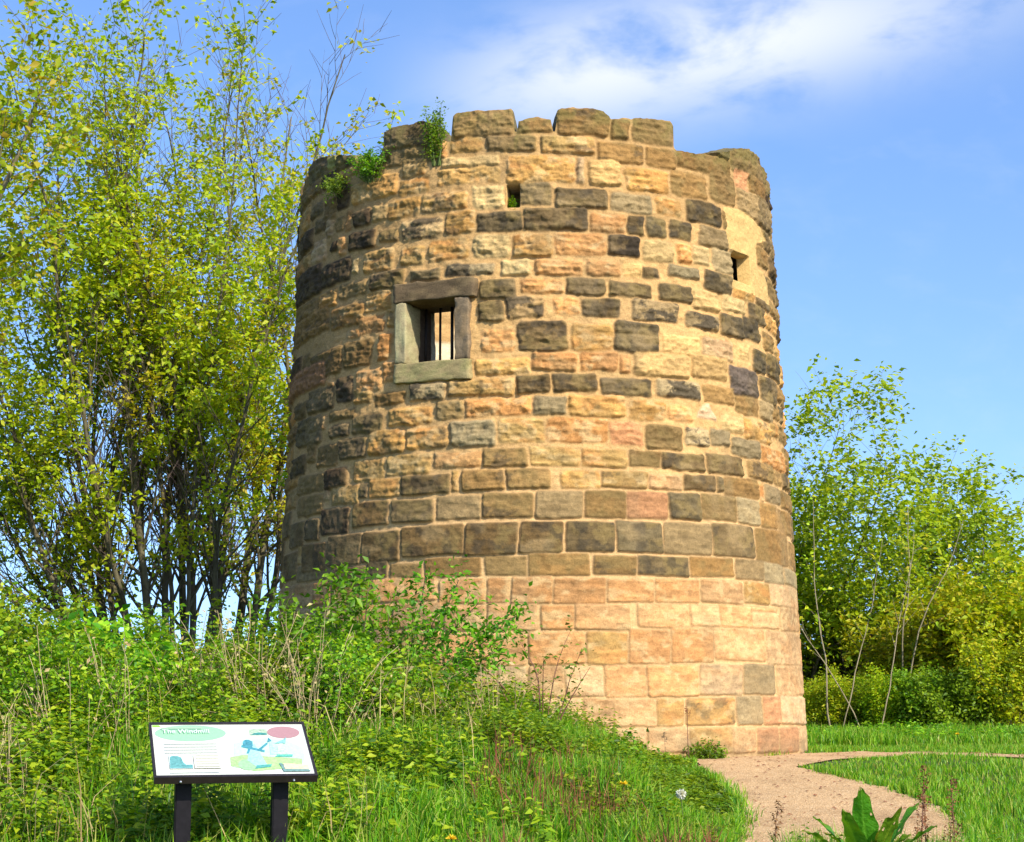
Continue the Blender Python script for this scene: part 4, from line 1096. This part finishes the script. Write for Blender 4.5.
# nettles and cleavers: thousands of leafy stalks, ground cover
def stalks(n, x0, x1, y0, y1, hmin, hmax, rg, fn, lsz, name, mat, per=14):
    x, y = scatter(n, x0, x1, y0, y1, rg, fn); n = len(x)
    h = (hmin + (hmax - hmin) * fbm(x * 0.9, y * 0.9, 311, 3)) * rg.uniform(0.7, 1.2, n)
    if y1 > 12 and x1 < 2: h = h * (1 - 0.78 * sstep(x, 0.65, 1.55))
    z = gz(x, y)
    lean = rg.normal(size=(n, 2)) * 0.12
    tt = np.tile(np.linspace(0.15, 1.0, per), n)
    xi = np.repeat(np.arange(n), per)
    P = np.stack([x[xi] + lean[xi, 0] * h[xi] * tt, y[xi] + lean[xi, 1] * h[xi] * tt, z[xi] + h[xi] * tt], -1)
    a = np.arange(n * per) * 1.5708 + rg.uniform(-.5, .5, n * per) + np.repeat(rg.uniform(0, 6, n), per) + (np.arange(n * per) % 2) * 1.57
    D = np.stack([np.cos(a), np.sin(a), rg.uniform(-.1, 0.6, n * per)], -1)
    sz = lsz * (1.25 - 0.7 * tt) * rg.uniform(0.7, 1.2, n * per)
    V, F = leaves(P, D, sz, rg, 0.5, 0.75, 0.3)
    tag(obj(name, npmesh(name, V, [F]), mat), kind='stuff')
rg = np.random.default_rng(111)
wedge = lambda x, y: (np.abs(x) / y < 0.38)
stalks(5600, -6.5, 0.2, 9.9, 16.0, 0.08, 0.75, rg, lambda x, y: wedge(x, y) * (1 - 0.8 * sstep(x, -1.6, -0.2)) * (0.06 + sstep(fbm(x * 1.3, y * 1.3, 321, 3), 0.47, 0.58)), 0.095, 'nettle_cover', LEAF_SHRUB)
stalks(3600, -4.0, 1.6, 9.8, 16.2, 0.06, 0.52, rg, lambda x, y: wedge(x, y) * sstep(fbm(x * 1.1, y * 1.1, 322, 3), 0.42, 0.58) * (1 - 0.5 * sstep(x, 0.9, 1.5)), 0.075, 'nettle_cover', LEAF_NETTLE)
stalks(2600, -1.0, 1.65, 12.2, 15.8, 0.10, 0.40, rg, lambda x, y: wedge(x, y) * sstep(fbm(x * 1.3, y * 1.3, 323, 3), 0.40, 0.55), 0.060, 'bramble_cover', LEAF_ELDER)
stalks(1500, -4.5, 1.6, 8.0, 10.4, 0.06, 0.22, rg, wedge, 0.06, 'low_weeds', LEAF_NETTLE, 9)
stalks(900, 3.0, 9.0, 21.2, 24.5, 0.06, 0.30, rg, lambda x, y: 1.0 + 0 * x, 0.09, 'low_weeds', LEAF_NETTLE, 10)
# weeds on the near verge, in front of the bend of the path
def edge_band(n, w_, rg):
    P = np.array(P_PATH); out = []
    for i in range(len(P)):
        a_, b_ = P[i], P[(i + 1) % len(P)]; L_ = np.hypot(*(b_ - a_)); k_ = max(1, int(n * L_)); u = rg.uniform(0, 1, k_)[:, None]
        out.append(a_ + (b_ - a_) * u + rg.normal(size=(k_, 2)) * w_)
    q = np.concatenate(out); return q[:, 0], q[:, 1]
x, y = edge_band(420, 0.045, rg)
k_ = sstep(fbm(x * 4, y * 4, 331, 3), 0.36, 0.56) > rg.uniform(size=len(x)); k_ &= (np.hypot(x - tcx(0), y - TD) > trad(0) + 0.03) & (y > 7) & (y < 15.0)
x, y = x[k_], y[k_]
blade_obj('verge_grass', x, y, rg.uniform(0.03, 0.13, len(x)), rg.uniform(0.005, 0.010, len(x)), GRASS, rg, 0.8)
# weeds along the foot of the wall
an = rg.uniform(-0.2, 1.6, 1500); an = an[sstep(fbm(an * 9, an * 0, 332, 3), 0.50, 0.62) > rg.uniform(size=len(an))]
rr2 = trad(0) + 0.035 + np.abs(rg.normal(size=len(an))) * 0.03
blade_obj('wall_foot_grass', tcx(0) + rr2 * np.sin(an), TD - rr2 * np.cos(an), rg.uniform(0.03, 0.11, len(an)), rg.uniform(0.005, 0.010, len(an)), GRASS, rg, 0.8)
# bits of dead leaf and twig on the gravel
x = rg.uniform(1.0, 6.0, 1500); y = rg.uniform(9, 18.5, 1500); k_ = on_path(x, y); x, y = x[k_], y[k_]
V, F = leaves(np.stack([x, y, gz(x, y) + 0.022], -1), np.stack([np.cos(x * 99), np.sin(x * 99), 0 * x], -1), rg.uniform(0.015, 0.05, len(x)), rg, 0.5, 0.95, 0.0)
tag(obj('leaf_litter', npmesh('leaf_litter', V, [F]), RUST), kind='stuff')
PATH_ALL = P_PATH; P_PATH = [(90, 90), (91, 90), (90, 91)]
stalks(420, 1.50, 2.75, 8.3, 9.5, 0.12, 0.38, rg, lambda x, y: 1.0 + 0 * x, 0.055, 'verge_weeds', LEAF_NETTLE, 9)
x, y = scatter(9000, 1.45, 2.9, 8.2, 9.6, rg)
blade_obj('verge_grass', x, y, rng.uniform(0.14, 0.36, len(x)), rng.uniform(0.006, 0.012, len(x)), GRASS, rg, 0.6)
P_PATH = PATH_ALL

# ------------------------------------------------------------------ information board
def board():
    y0 = 9.55; xc_ = (xat(156.5, y0) + xat(316, y0)) / 2 + 0.035; W_ = 0.895; DPT = 0.60
    yaw = R_(16); tilt = R_(28)
    zc = zat(777, y0) 
    root = thing('information_board', 'tilted information board with printed panel on two dark square posts, among the bushes', 'sign', (xc_, y0, 0), yaw)
    M_DARK = plain_mat('dark_painted_timber', (0.020, 0.013, 0.012), 0.45, 0, 0.25)
    M_POST = plain_mat('dark_post', (0.010, 0.0085, 0.010), 0.5, 0, 0.25)
    M_POST.node_tree.nodes['Principled BSDF'].inputs['Specular IOR Level'].default_value = 0.12
    M_WHITE = plain_mat('white_print', (0.60, 0.62, 0.52), 0.35, 0, 0.03)
    M_STEEL = plain_mat('steel', (0.6, 0.6, 0.6), 0.3, 0.9)
    ct, st_ = math.cos(tilt), math.sin(tilt)
    def P(u, v, h):     # u across (-.5..), v up the slope from the near edge, h off the face
        return Vector((u, v * ct - h * st_, zc + v * st_ + h * ct))
    def slab(name, u0, u1, v0, v1, h0, h1, mat, parent, bev=0.004):
        bm = bmesh.new()
        vs = [bm.verts.new(P(u, v, h)) for h in (h0, h1) for u, v in ((u0, v0), (u1, v0), (u1, v1), (u0, v1))]
        for f in ((3, 2, 1, 0), (4, 5, 6, 7), (0, 1, 5, 4), (1, 2, 6, 5), (2, 3, 7, 6), (3, 0, 4, 7)): bm.faces.new([vs[i] for i in f])
        bmesh.ops.bevel(bm, geom=bm.edges[:], offset=bev, segments=2, affect='EDGES')
        me = bpy.data.meshes.new(name); bm.to_mesh(me); bm.free()
        return obj(name, me, mat, parent)
    hw = W_ / 2; fw_ = 0.022
    # frame of four bars around the panel
    fr = bmesh.new()
    def bar(u0, u1, v0, v1, h0=-0.028, h1=0.010):
        vs = [fr.verts.new(P(u, v, h)) for h in (h0, h1) for u, v in ((u0, v0), (u1, v0), (u1, v1), (u0, v1))]
        for f in ((3, 2, 1, 0), (4, 5, 6, 7), (0, 1, 5, 4), (1, 2, 6, 5), (2, 3, 7, 6), (3, 0, 4, 7)): fr.faces.new([vs[i] for i in f])
    bar(-hw, hw, -0.010, fw_ * 0.5, -0.032, 0.010); bar(-hw, hw, DPT - fw_, DPT)
    bar(-hw, -hw + fw_ * 0.6, fw_ * 0.6, DPT - fw_); bar(hw - fw_ * 0.6, hw, fw_ * 0.6, DPT - fw_)
    me = bpy.data.meshes.new('frame'); fr.to_mesh(me); fr.free(); obj('frame', me, M_DARK, root)
    panel = slab('panel', -hw + 0.012, hw - 0.012, 0.012, DPT - 0.02, -0.022, 0.004, M_WHITE, root, 0.001)
    # printing: flat inks a fraction of a millimetre proud of the sheet
    layer = [0.0046]
    def ink(name, pts, col, var=0.05):
        layer[0] += 0.0003
        bm = bmesh.new(); vs = [bm.verts.new(P(-hw + u * W_, DPT * v, layer[0])) for u, v in pts]; bm.faces.new(vs)
        me = bpy.data.meshes.new(name); bm.to_mesh(me); bm.free()
        return obj(name, me, plain_mat('ink_' + name, col, 0.4, 0, var, 60), panel)
    def ell(cx, cy, rx, ry, n=40): return [(cx + rx * math.cos(i * 6.2832 / n), cy + ry * math.sin(i * 6.2832 / n)) for i in range(n)]
    ink('title_ellipse', ell(0.255, 0.80, 0.225, 0.155), (0.26, 0.48, 0.29))
    ink('corner_mark', [(0.02, 0.92), (0.075, 0.92), (0.06, 0.955), (0.02, 0.955)], (0.25, 0.65, 0.05))
    ink('red_ellipse', ell(0.85, 0.805, 0.105, 0.115), (0.37, 0.20, 0.20))
    ink('photo_strip', [(0.63, 0.75), (0.745, 0.75), (0.745, 0.87), (0.63, 0.87)], (0.34, 0.45, 0.30), 0.5)
    ink('photo_strip', [(0.635, 0.755), (0.74, 0.755), (0.74, 0.79), (0.69, 0.805), (0.66, 0.79)], (0.05, 0.22, 0.19), 0.3)
    ink('picture_sky', [(0.49, 0.16), (0.52, 0.60), (0.58, 0.66), (0.72, 0.70), (0.86, 0.64), (0.945, 0.52), (0.95, 0.34), (0.93, 0.22), (0.80, 0.13), (0.65, 0.10)], (0.42, 0.66, 0.50), 0.12)
    ink('picture_field', [(0.475, 0.18), (0.48, 0.34), (0.56, 0.38), (0.75, 0.34), (0.93, 0.30), (0.92, 0.20), (0.78, 0.12), (0.62, 0.085)], (0.33, 0.60, 0.20), 0.25)
    teal = (0.06, 0.24, 0.28); ltb = (0.30, 0.52, 0.55)
    ink('picture_mound', ell(0.585, 0.20, 0.065, 0.10), (0.28, 0.47, 0.25), 0.2)
    ink('picture_tower', [(0.585, 0.28), (0.61, 0.55), (0.65, 0.58), (0.70, 0.18), (0.645, 0.13)], ltb, 0.25)
    ink('picture_cap', ell(0.605, 0.58, 0.032, 0.085, 20), teal, 0.4)
    ink('picture_sail', [(0.585, 0.40), (0.60, 0.40), (0.64, 0.62), (0.628, 0.64)], teal, 0.3)
    ink('picture_sail', [(0.56, 0.52), (0.70, 0.42), (0.705, 0.46), (0.565, 0.56)], teal, 0.3)
    ink('picture_sail', [(0.67, 0.44), (0.735, 0.58), (0.725, 0.60), (0.66, 0.47)], teal, 0.3)
    ink('picture_shade', [(0.62, 0.12), (0.72, 0.15), (0.73, 0.20), (0.635, 0.18)], (0.08, 0.32, 0.27), 0.3)
    ink('picture_house', [(0.735, 0.38), (0.745, 0.62), (0.78, 0.60), (0.785, 0.38)], (0.36, 0.60, 0.50), 0.3)
    ink('picture_house', [(0.78, 0.36), (0.79, 0.55), (0.83, 0.62), (0.845, 0.36)], (0.42, 0.60, 0.42), 0.3)
    ink('picture_roof', [(0.73, 0.60), (0.745, 0.70), (0.76, 0.63)], teal, 0.3)
    ink('picture_roof', [(0.775, 0.58), (0.84, 0.66), (0.86, 0.70), (0.845, 0.58)], (0.20, 0.42, 0.40), 0.3)
    ink('picture_shade', [(0.76, 0.33), (0.87, 0.33), (0.875, 0.37), (0.78, 0.37)], (0.10, 0.40, 0.30), 0.3)
    ink('inset_picture', [(0.795, 0.06), (0.965, 0.06), (0.95, 0.10), (0.82, 0.11), (0.79, 0.215), (0.775, 0.21)], (0.14, 0.25, 0.22), 0.3)
    ink('inset_picture', [(0.805, 0.105), (0.955, 0.095), (0.955, 0.17), (0.83, 0.205), (0.80, 0.21)], (0.62, 0.50, 0.32), 0.2)
    ink('tower_photo', [(0.10, 0.13), (0.245, 0.13), (0.245, 0.37), (0.10, 0.37)], (0.66, 0.73, 0.68), 0.05)
    ink('tower_photo', [(0.10, 0.135), (0.24, 0.135), (0.24, 0.20), (0.20, 0.20), (0.185, 0.24), (0.175, 0.33), (0.155, 0.355), (0.12, 0.36), (0.105, 0.34)], (0.11, 0.30, 0.28), 0.3)
    ink('text_column', [(0.25, 0.13), (0.415, 0.13), (0.415, 0.38), (0.25, 0.38)], (0.58, 0.57, 0.45), 0.03)
    for v in (0.58, 0.525, 0.47, 0.415): ink('text_line', [(0.08, v), (0.41, v), (0.41, v + 0.012), (0.08, v + 0.012)], (0.42, 0.42, 0.34))
    for v in (0.35, 0.30, 0.25, 0.20, 0.15): ink('text_line', [(0.265, v), (0.405, v), (0.405, v + 0.012), (0.265, v + 0.012)], (0.42, 0.42, 0.34))
    ink('text_line', [(0.10, 0.055), (0.40, 0.055), (0.40, 0.07), (0.10, 0.07)], (0.60, 0.58, 0.48))
    ink('title_rule', [(0.07, 0.865), (0.33, 0.865), (0.33, 0.877), (0.07, 0.877)], (0.36, 0.42, 0.28))
    # title lettering
    layer[0] += 0.0004
    cu = bpy.data.curves.new('title', 'FONT'); cu.body = 'The Windmill'; cu.size = 0.062; cu.resolution_u = 3
    tmp = bpy.data.objects.new('title', cu); COL.objects.link(tmp)
    dg = bpy.context.evaluated_depsgraph_get(); me = bpy.data.meshes.new_from_object(tmp.evaluated_get(dg))
    bpy.data.objects.remove(tmp)
    for v in me.vertices: v.co = P(-hw + 0.075 * W_ + v.co.x * 0.78, DPT * 0.775 + v.co.y, layer[0] + v.co.z)
    obj('title', me, plain_mat('ink_title', (0.62, 0.76, 0.60), 0.4), panel)
    # screws on the near edge, posts
    for u in (-0.305, 0.315):
        bm = bmesh.new(); bmesh.ops.create_uvsphere(bm, u_segments=12, v_segments=8, radius=0.0075)
        bmesh.ops.translate(bm, verts=bm.verts, vec=P(u, -0.014, -0.018)); me = bpy.data.meshes.new('screw'); bm.to_mesh(me); bm.free()
        obj('screw', me, M_STEEL, root)
    for u in (-0.275, 0.262):
        g = -0.7
        bm = bmesh.new(); bmesh.ops.create_cube(bm, size=1)
        top = zc + 0.12
        for v in bm.verts:
            zz = (zc + 0.012 + (0.046 if v.co.y > 0 else 0.0)) if v.co.z > 0 else g
            v.co = Vector((u + v.co.x * 0.088, 0.17 + v.co.y * 0.088, zz))
        bmesh.ops.bevel(bm, geom=[e for e in bm.edges if abs(e.verts[0].co.z - e.verts[1].co.z) > 0.3], offset=0.006, segments=2, affect='EDGES')
        me = bpy.data.meshes.new('post'); bm.to_mesh(me); bm.free(); obj('post', me, M_POST, root)
    slab('batten', -0.40, 0.40, 0.13, 0.24, -0.052, -0.024, M_DARK, root)
board()

# ------------------------------------------------------------------ dead stems of last year in the scrub
def dead_tangle(px, Y, n, H, W_, label, seed, arch=0.5, r=0.006, name='dead_bramble', lean=0.0):
    rg = np.random.default_rng(seed); x = xat(px, Y); root = thing(name, label, 'dead stems', (x, Y, float(gz(x, Y))), 0, 'dead stems in the scrub')
    st = []
    for i in range(n):
        a_ = rg.uniform(0, 6.283); q = rg.uniform(0.05, 1)
        st.append(((math.cos(a_) * W_ * 0.5 * q, math.sin(a_) * W_ * 0.35 * q, -.05), (math.cos(a_) * q * 0.6 + lean, math.sin(a_) * q * 0.5, 1), H * rg.uniform(0.55, 1.15), r * rg.uniform(0.6, 1.3)))
    out = grow(rg, st, [dict(trop=-arch, seg=0.10, taper=0.6, wig=1.6), dict(space=0.35, len=0.3, lmin=0.4, ang=0.7, t0=0.35, trop=-arch, seg=0.08, rr=0.6, rmin=0.002, taper=0.6, wig=1.6)])
    V, F = tubes(out[0] + out[1]); obj('stems', npmesh('stems', V, [F], True), M_DRY, root)
    P, D = nodes_of(out[1], 2, rg, 0.3); V, F = leafset(P, D, 1, 0.05, rg, 0.02, 0.3, 0.3, 0.5)
    obj('withered_leaves', npmesh('withered_leaves', V, [F]), STRAW, root)
dead_tangle(318, 12.6, 34, 0.95, 0.55, 'tan tangle of dead arching stems right of the sign, below the tall elder', 201, 0.9)
dead_tangle(258, 13.0, 22, 0.95, 0.6, 'tan dead stems showing behind the right half of the sign', 202, 0.6)
dead_tangle(212, 13.4, 14, 1.1, 0.6, 'few pale dead stems at the foot of the slimmer tree', 203, 0.3)
dead_tangle(88, 11.8, 9, 0.95, 0.35, 'upright pale dead stalks left of the sign', 204, 0.05, 0.0055, 'dead_stalks')
dead_tangle(130, 12.3, 6, 1.0, 0.3, 'pale dead stalks just behind the left corner of the sign', 205, 0.05, 0.0055, 'dead_stalks', -0.08)
dead_tangle(20, 10.8, 14, 0.62, 0.5, 'low straw-coloured stems in the bottom left corner', 206, 0.5, 0.005, 'dead_stalks', -0.2)
dead_tangle(500, 13.4, 14, 0.62, 0.7, 'reddish-tan dead stems on the brow of the bank beside the bramble', 207, 0.6, 0.005)

# ------------------------------------------------------------------ broad-leaved dock, dry seed stalks, dandelions
def broad_leaf(L, Wd, tilt, az, fold=0.15, curl=0.5, n=26, wav=0.018):
    V = []; F = []; C = []; m = 13
    for i in range(n + 1):
        t = i / n; w_ = Wd * 0.5 * (math.sin(math.pi * min(1, t * 0.92 + 0.06)) ** 0.8) * (1 - 0.15 * t) if i < n else 0.002
        w_ *= 1 + 0.07 * math.sin(t * 23 + L * 60) + 0.05 * math.sin(t * 41 + L * 30)
        cx_ = L * (t - 0.12 * t * t * curl) * math.cos(tilt - curl * t * 0.5); cz_ = L * t * math.sin(tilt - curl * t * 0.5)
        for j in range(m):
            s_ = (j - m // 2) / (m // 2)
            vein = max(0.0, math.sin((t * 9 - abs(s_) * 1.3) * 6.283)) ** 4 * abs(s_) * (1 - abs(s_) * 0.6)
            V.append((cx_, s_ * w_, cz_ + abs(s_) * w_ * fold * 2 + wav * (math.sin(t * 21 + s_ * 2) + 0.6 * math.sin(t * 37 - s_ * 3 + L * 90)) * abs(s_) * Wd * 4 - 0.004 * vein))
            rib = 1.0 if j == m // 2 else 0.0
            br = max(0.0, (abs(s_) - 0.75) * 4) * max(0, math.sin(t * 13 + L * 50)) + max(0, t - 0.9) * 6
            C.append((0.75 + 0.9 * rib + 0.45 * vein + 0.9 * br, 0.85 + 0.5 * rib + 0.25 * vein - 0.25 * br, 0.8 + 1.2 * rib + 0.3 * vein))
    for i in range(n):
        for j in range(m - 1):
            if hash2(np.array([i * 7 + int(L * 9999)]), np.array([j + int(az * 999)]), 9)[0] < 0.018 and 0 < j < m - 2: continue     # insect holes
            F.append((i * m + j, i * m + j + 1, (i + 1) * m + j + 1, (i + 1) * m + j))
    V = np.array(V); c, s_ = math.cos(az), math.sin(az)
    return np.stack([V[:, 0] * c - V[:, 1] * s_, V[:, 0] * s_ + V[:, 1] * c, V[:, 2]], 1), np.array(F), np.clip(np.array(C), 0.05, 3)
rg = np.random.default_rng(131)
def dock(px, Y, leaves_, label, name='dock_plant'):
    x = xat(px, Y); root = thing(name, label, 'plant', (x, Y, float(gz(x, Y)) + (0.05 if px == 857 else 0)))
    for (L, Wd, tilt, az, curl) in leaves_:
        V, F, C = broad_leaf(L, Wd, tilt, az, 0.18, curl)
        me = npmesh('leaf', V, [F], True); ca_ = me.color_attributes.new('Col', 'FLOAT_COLOR', 'POINT')
        ca_.data.foreach_set('color', np.concatenate([C, np.ones((len(C), 1))], 1).astype(np.float32).ravel())
        obj('leaf', me, LEAF_DOCK, root)
    return root
_r = random.Random(5)
dock(857, 9.0, [(0.55, 0.15, 1.42, 4.4, 0.35), (0.54, 0.13, 1.12, 0.25, 0.4), (0.47, 0.13, 0.98, 3.4, 0.6), (0.50, 0.15, 1.2, 5.3, 0.4), (0.46, 0.14, 1.15, 2.9, 0.5), (0.50, 0.14, 0.95, 6.0, 0.5), (0.46, 0.14, 1.3, 3.9, 0.4)] + [(_r.uniform(0.26, 0.46), _r.uniform(0.085, 0.125), _r.uniform(0.65, 1.3), i * 0.48 + _r.uniform(-.2, .2), _r.uniform(0.4, 0.9)) for i in range(14)],
     'big-leaved green dock plant at the near edge of the path, leaves standing upright')
dock(935, 8.8, [(0.30, 0.09, 1.2, 0.4, 0.5), (0.28, 0.08, 1.1, 3.6, 0.5), (0.26, 0.08, 1.0, 5.0, 0.5), (0.26, 0.08, 0.9, 1.9, 0.6)], 'small dock plant at the foot of the rusty seed stalks')
dock(548, 9.3, [(0.34, 0.16, 1.0, 4.9, 0.9), (0.30, 0.13, 0.7, 5.8, 0.8), (0.28, 0.12, 0.8, 3.9, 0.8)], 'dark burdock-like leaves low in the bank grass at the bottom edge', 'burdock_plant')
dock(185, 10.6, [(0.36, 0.13, 0.75, 5.6, 0.9), (0.34, 0.12, 0.7, 0.6, 0.9), (0.36, 0.12, 0.8, 4.2, 0.9), (0.32, 0.12, 0.6, 2.4, 0.9)], 'broad-leaved plant behind the posts of the sign', 'burdock_plant')
dock(310, 10.3, [(0.42, 0.14, 0.85, 5.9, 0.8), (0.38, 0.13, 0.7, 0.3, 0.9), (0.42, 0.13, 0.95, 4.4, 0.8), (0.34, 0.12, 0.7, 2.9, 0.9)], 'broad-leaved plant just right of the right-hand post of the sign', 'burdock_plant')

def seed_stalk(px, Y, H, lean, seed, label, bare=0.3, dens=160, cat='seed stalk'):
    rg = np.random.default_rng(seed); x = xat(px, Y); root = thing('seed_stalk', label, cat, (x, Y, float(gz(x, Y))), 0, 'rusty dry dock stalks by the path')
    out = grow(rg, [((0, 0, -.03), (lean, rg.uniform(-.05, .05), 1), H, 0.0055)], [dict(trop=0.02, seg=0.08, taper=0.7, wig=0.7), dict(space=0.05, len=0.13, lmin=0.4, ang=0.45, t0=bare, trop=0.5, seg=0.04, rr=0.5, rmin=0.0015, taper=0.6)])
    V, F = tubes(out[0] + out[1]); obj('stem', npmesh('stem', V, [F], True), M_CANE, root)
    P, D = nodes_of(out[1], 6, rg, 0.2)
    V, F = leafset(P, D, 4, 0.017, rg, 0.008, 0.2, 0.2, 0.7)
    obj('seed_head', npmesh('seed_head', V, [F]), RUST, root)
seed_stalk(908, 9.2, 0.66, 0.02, 1, 'tallest rusty dock seed stalk right of the big-leaved dock')
seed_stalk(916, 9.3, 0.56, -0.05, 2, 'rusty dock seed stalk close against the tallest one')
seed_stalk(944, 9.4, 0.58, 0.04, 3, 'rusty dock seed stalk standing alone, farthest right')
seed_stalk(936, 9.0, 0.40, 0.10, 4, 'short leaning rusty dock seed stalk beside the farthest right one')
seed_stalk(765, 9.5, 0.42, 0.10, 5, 'thin dark seed stalk leaning over the near edge of the path', 0.4)
seed_stalk(686, 16.1, 0.50, -0.12, 6, 'thin bare stalk beside the small bush at the tower foot', 0.85)

def dandelion(px, py, Y, clock, label):
    x, _, z = at(px, py, Y); g = float(gz(x, Y)); H = max(0.12, z - g)
    root = thing('dandelion', label, 'flower', (x, Y, g))
    V, F = tubes([(np.array([(0, 0, -0.02), (0.01, 0, H * 0.5), (0, 0, H)]), np.array([0.004, 0.0035, 0.003]))])
    obj('stem', npmesh('stem', V, [F], True), M_GSTEM, root)
    rg = np.random.default_rng(int(px)); n = 70 if not clock else 140
    D = rdir(rg, n)
    if not clock: D[:, 2] = np.abs(D[:, 2]) * 0.35
    P = np.tile(np.array((0, 0, H)), (n, 1)) + D * 0.003
    V, F = leaves(P, D, np.full(n, 0.030 if not clock else 0.034), rg, 0.28 if not clock else 0.4, 0.5, 0.0)
    obj('flower_head', npmesh('flower_head', V, [F]), M_YEL if not clock else M_FLUFF, root)
M_YEL = leaf_mat('dandelion_petal', [(0.80, 0.62, 0.01), (0.85, 0.70, 0.02)], 0.2, 0.6, 0)
M_FLUFF = leaf_mat('dandelion_clock', [(0.7, 0.7, 0.64), (0.8, 0.8, 0.76)], 0.3, 0.8, 0)
dandelion(623, 784, 11.2, False, 'yellow dandelion in the middle of the bank grass')
dandelion(681, 794, 10.8, True, 'white dandelion clock in the bank grass towards the path')
dandelion(451, 839, 9.2, False, 'yellow dandelion at the bottom edge right of the sign')
dandelion(958, 751, 20.8, False, 'yellow dandelion in the long grass beyond the path')
